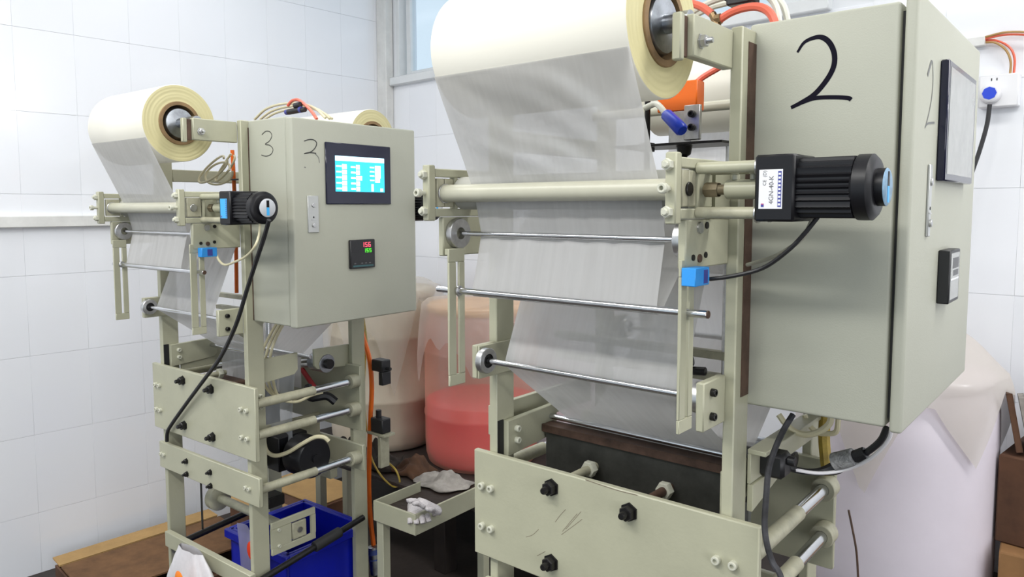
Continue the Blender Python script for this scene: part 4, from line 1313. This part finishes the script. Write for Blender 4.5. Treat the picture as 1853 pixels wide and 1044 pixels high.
drape(.262, .735, .34, 2.0, 3, tips=tuple((math.radians(q), d) for q, d in ((-150, .22), (-118, .30), (-85, .16), (-52, .24), (-15, .2), (40, .2), (100, .25), (160, .2))), dome=.03).build('plastic_liner', M['liner'], dr, angle=180, recalc=False)
drape(.272, .775, .55, 5.0, 4, tips=tuple((math.radians(q), d) for q, d in ((-150, .3), (-110, .42), (-70, .30), (-30, .45), (20, .3), (80, .3), (140, .3))), dome=.06).build('plastic_liner', M['liner'], dc, angle=180, recalc=False)
drape(.271, .69, .46, .55, 4, tips=((math.radians(-91), .31), (math.radians(-33), .19), (math.radians(30), .2), (math.radians(140), .2), (math.radians(-150), .22)), swell=.012, dome=.15).build('plastic_cover', M['cover'], dw_, angle=180, recalc=False)


# ------------------------------------------------------------------ tray table between the machines
tr = empty('tray_table', F3.world((-.224, 1.546, -F3.dz + .018)), F3.rz)
tag(tr, 'cream steel tray table with an oil-stained top beside the far machine', 'table')
b = MB().box(-.09, .085, -.10, .285, .56, .572, .001).box(-.70, -.0905, .10, .285, .56, .572, .001)
b.build('tray_top', M['tray_wood'], tr)
b = MB().box(-.095, .093, -.108, -.1005, .540, .605, .001).box(.0855, .093, -.1005, .285, .540, .605, .001).box(-.095, -.0905, -.1005, .10, .540, .605, .001)
b.build('rim', M['paint'], tr)
for x, y in ((-.075, -.085), (-.67, .13), (-.67, .26), (.05, .26)):
    MB().box(x - .015, x + .015, y - .015, y + .015, -.018, .559, .001).build('leg', M['paint'], tr)


def rag(center, size, h, m, label, seed, cat='rag', group=None, extra=None):
    q = Vector(center)
    b = MB()

    def fn(u, v):
        x, y = (u - .5) * size[0], (v - .5) * size[1]
        n = noise.noise(Vector((x * 15 + seed, y * 15, seed)))
        n2 = noise.noise(Vector((x * 42, y * 42 + seed, seed)))
        e = min(u, 1 - u, v, 1 - v)
        z = h * (.45 + .9 * n + .30 * n2) * min(1, e * 4) ** .6 + .004
        k = .85 + .28 * noise.noise(Vector((u * 3 + seed, v * 3, 1.7)))
        return Vector((x * k, y * k, max(.002, z)))
    b.grid(26, 26, fn)
    o = b.build('rag', m, None, q, angle=180, recalc=False)
    sol = o.modifiers.new('thickness', 'SOLIDIFY')
    sol.thickness = .002
    sol.offset = 1
    tag(o, label, cat, group)
    return o


TZ = .547 + .0255 + .002
rag(F3.world((-.64, 1.75, .617)), (.24, .15), .085, M['rag'], 'black crumpled rag at the far end of the tray table', 1.3)
rag(F3.world((-.47, 1.755, .617)), (.16, .13), .060, M['rag_rust'], 'rust-brown crumpled rag before the red drum', 4.1)
rag(F3.world((-.80, 1.735, .617)), (.16, .14), .075, M['rag'], 'dark rag nearest the far machine on the tray table', 8.7)
rag(F3.world((-.30, 1.735, .617)), (.21, .15), .040, M['rag_grey'], 'grey stained rag with a blue hem on the tray table', 6.2)


def glove(center, rz, label, s=1.0):
    root = empty('glove', center, rz)
    root.rotation_euler = (0, 0, rz)
    b = MB()
    b.lathe([(0, -.045 * s), (.022 * s, -.042 * s), (.026 * s, -.03 * s), (.028 * s, .0), (.034 * s, .03 * s), (.030 * s, .055 * s), (0, .062 * s)], (0, 0, .016 * s), (0, 1, 0), 16)
    for i, (dx, L, dz) in enumerate(((-.022, .050, .012), (-.007, .060, .016), (.008, .056, .014), (.022, .044, .010))):
        b.tube([Vector((dx, .045, dz)) * s, Vector((dx * 1.2, .045 + L * .6, dz + .006)) * s, Vector((dx * 1.35, .045 + L, dz - .006)) * s], lambda t: (.0115 - .003 * t) * s, 10)
    b.tube([Vector((-.024, .0, .014)) * s, Vector((-.046, .025, .016)) * s, Vector((-.056, .05, .010)) * s], lambda t: (.012 - .003 * t) * s, 10)
    for v in b.bm.verts:
        v.co.z = max(.001, v.co.z * .8) + .004 * noise.noise(v.co * 40)
    b.build('fabric', M['glove'], root, angle=180)
    tag(root, label, 'glove', 'white work gloves')
    return root


glove(F3.world((-.195, 1.505, .617)), -2.2, 'white cotton glove lying flat near the front corner of the tray', .95)
g2 = glove(F3.world((-.105, 1.470, .655)), 2.75, 'white cotton glove drooping over the front rim of the tray', .8)
g2.rotation_euler = (.55, 0.1, 2.9)

# ------------------------------------------------------------------ things low down by the far machine
cr = empty('crate', F3.world((-.65, 1.385, -F3.dz)), F3.rz)
tag(cr, 'deep blue plastic crate standing under the far machine', 'crate')
b = MB()
cw, cd, ch = .16, .15, .47
b.box(-cw, cw, -cd, cd, .0, .02, .003)
for (x0, x1, y0, y1) in ((-cw, cw, -cd, -cd + .012), (-cw, cw, cd - .012, cd), (-cw, -cw + .012, -cd, cd), (cw - .012, cw, -cd, cd)):
    b.box(x0, x1, y0, y1, .02, ch, .002)
b.build('shell', M['crate'], cr)
b = MB()
for (x0, x1, y0, y1) in ((-cw - .015, cw + .015, -cd - .015, -cd), (-cw - .015, cw + .015, cd, cd + .015), (-cw - .015, -cw, -cd, cd), (cw, cw + .015, -cd, cd)):
    b.box(x0, x1, y0, y1, ch - .03, ch, .003)
b.build('rim', M['crate'], cr)

ct = empty('carton', (-3.032, 1.398, 0), WR - .03)
tag(ct, 'brown cardboard box with open flaps on the floor at the left wall', 'box')
b = MB()
b.box(-.28, .28, -.34, .34, .0, .012, .001)
for (x0, x1, y0, y1) in ((-.28, .28, -.34, -.332), (-.28, .28, .332, .34), (-.28, -.272, -.332, .332), (.272, .28, -.332, .332)):
    b.box(x0, x1, y0, y1, .012, .085, .001)
b.build('shell', M['carton_dark'], ct)
b = MB().obox((-.05, -.33, .09), (-.05, .33, .10), .36, .006, .001)
b.build('flap', M['carton_brown'], ct)
MB().obox((-.30, -.33, .088), (-.30, .33, .10), .10, .005, .001).build('flap', M['carton_tan'], ct)
b = MB().obox((.10, .34, .088), (.14, .46, .11), .30, .006, .001)
b.build('flap', M['carton_tan'], ct)
ct2 = empty('carton', (-2.768, 1.865, 0), WR + .08)
tag(ct2, 'tan cardboard box behind the lower frame of the far machine', 'box')
MB().box(-.22, .22, -.2, .2, 0, .30, .003).build('shell', M['carton_dark'], ct2)
MB().obox((-.2, -.19, .305), (-.2 + .4, -.19, .315), .10, .005, .001).build('flap', M['carton_tan'], ct2)
MB().box(-.21, .21, -.05, .19, .301, .306, .001).build('flap', M['carton_tan'], ct2)

BG = F3.world((-.695, 1.045, .315))
bg = empty('plastic_bag', BG, F3.rz)
tag(bg, 'white plastic bag with orange spots hung on the low rail of the far machine', 'bag')


def bagfn(u, v):
    a = 2 * PI * u
    rr = (.050 + .085 * math.sin(min(1, v * 1.15) * PI * .55)) * (1 + .25 * noise.noise(Vector((math.cos(a) * 2, math.sin(a) * 2, v * 3))))
    return Vector((rr * 1.25 * math.cos(a), rr * .30 * math.sin(a) - .012, .215 - .30 * v))


MB().grid(40, 22, bagfn, close_u=True).build('sack', M['bag_white'], bg, angle=180)
for (x, z, r) in ((.055, .165, .024), (.015, .105, .022), (.06, .06, .018)):
    MB().lathe([(0, .006), (r * .7, .005), (r, 0)], (x, -.080, z), (0, -1, 0), 18).build('print_spot', M['orange_print'], bg)
PB = F3.world((-.62, 1.19, .30))
pb = empty('plastic_bag', PB, F3.rz)
tag(pb, 'bluish film pouch with a red print hanging behind the right post of the far machine', 'bag')
MB().grid(16, 24, lambda u, v: Vector((-.075 + .15 * u, .010 * math.sin(u * 7 + v * 4), .26 - .50 * v))).build('sheet', M['lilac_bag'], pb, angle=180, recalc=False)
MB().lathe([(0, .001), (.03, .001), (.034, 0)], (.035, -.014, .20), (0, -1, 0), 20).build('print_spot', M['red_print'], pb)

# ------------------------------------------------------------------ cartons behind the white drum
def carton(x, y, z, sx, sy, sz, m, label, rz=0.0, flap=None):
    q = Matrix.Rotation(WR, 4, 'Z') @ Vector((x, y, z))
    r = empty('carton', q, WR + rz)
    tag(r, label, 'box')
    MB().box(-sx / 2, sx / 2, -sy / 2, sy / 2, 0, sz, .004).build('shell', m, r)
    if sx > .2:
        MB().box(-.03, .03, -sy / 2 - .0008, sy / 2 + .0008, sz * .0, sz + .0012, 0).build('tape', M['carton_tan'], r)
    if flap:
        MB().obox((-sx * .45, -sy / 2 - .04, sz + .03), (sx * .45, -sy / 2 - .04, sz + .05), .10, .005, .001).build('flap', flap, r)
    return r


carton(-.195, 2.545, .387, .36, .34, .22, M['carton'], 'brown cardboard box lying low behind the white drum', .12)
carton(-.305, 2.57, .608, .12, .30, .25, M['carton_dark'], 'dark reddish cardboard box on top of the brown one behind the white drum', -.08)
bn = empty('sheet_bundle', Matrix.Rotation(WR, 4, 'Z') @ Vector((-.285, 2.53, .862)), WR + .2)
tag(bn, 'bundle of grey and brown sheets leaning above the dark box at the right edge', 'bundle')
for k in range(5):
    MB().obox((-.06 + k * .030, 0, 0), (-.09 + k * .030, .02, .155 - k * .01), .18, .014, .001, up=(1, 0, .3)).build('sheet', [M['carton_dark'], M['rag_grey']][k % 2], bn)

# ------------------------------------------------------------------ socket on the back wall
sk = empty('wall_socket', Matrix.Rotation(WR, 4, 'Z') @ Vector((-.475, YB - .001, 1.855)), WR)
tag(sk, 'white surface-mounted socket with a blue-centred plug on the back wall', 'socket')
MB().box(-.052, .052, -.045, 0, 0, .098, .003).build('box', M['label_white'], sk)
MB().box(-.020, -.017, -.0458, -.0452, .080, .088, 0).box(-.006, -.003, -.0458, -.0452, .080, .088, 0).build('slots', M['black'], sk)
pg = MB().lathe([(0, 0), (.028, 0), (.030, .004), (.027, .022), (.022, .026), (0, .026)], (-.018, -.0455, .040), (0, -1, 0), 28)
pgo = pg.build('plug', M['label_white'], sk)
MB().lathe([(0, 0), (.0195, 0), (.0195, .002), (0, .002)], (-.018, -.0718, .040), (0, -1, 0), 8).build('blue_disc', M['blue'], pgo)
line(None, 'plug_cord', [Matrix.Rotation(WR, 4, 'Z') @ Vector(p) for p in ((-.493, 2.712, 1.862), (-.497, 2.708, 1.80), (-.512, 2.70, 1.72), (-.535, 2.69, 1.62), (-.56, 2.68, 1.45), (-.58, 2.67, 1.2), (-.60, 2.745, .9))], .0065, M['cable_black'], 'black cord hanging from the blue-centred plug', 'cable')
td = MB().box(-.90, -.520, YB - .030, YB - .001, 2.050, 2.078, .002)
tdo = td.build('cable_trunking', M['trim'], None)
tdo.rotation_euler = (0, 0, WR)
tag(tdo, 'white cable trunking ending above the wall socket', 'trunking')
RW = Matrix.Rotation(WR, 4, 'Z')
for nm, pts, m, lab in (
        ('red_wire', ((-.521, 2.757, 2.066), (-.49, 2.75, 2.060), (-.455, 2.745, 2.035), (-.440, 2.745, 2.00), (-.440, 2.748, 1.9525)), 'hose_red', 'red wire curving from the trunking down to the socket'),
        ('yellow_wire', ((-.521, 2.755, 2.060), (-.49, 2.745, 2.052), (-.462, 2.742, 2.025), (-.449, 2.742, 1.99), (-.449, 2.745, 1.9525)), 'carton_tan', 'tan wire curving from the trunking down to the socket'),
        ('red_wire', ((-.521, 2.750, 2.070), (-.46, 2.74, 2.072), (-.38, 2.74, 2.055), (-.28, 2.75, 2.02), (-.15, 2.75, 1.97)), 'hose_red', 'red wire running off to the right from the trunking'),
        ('yellow_wire', ((-.521, 2.748, 2.075), (-.46, 2.737, 2.079), (-.38, 2.737, 2.063), (-.28, 2.747, 2.028), (-.15, 2.747, 1.978)), 'carton_tan', 'tan wire running off to the right from the trunking')):
    line(None, nm, [RW @ Vector(p) for p in pts], .0035, M[m], lab, 'wire', n=6)
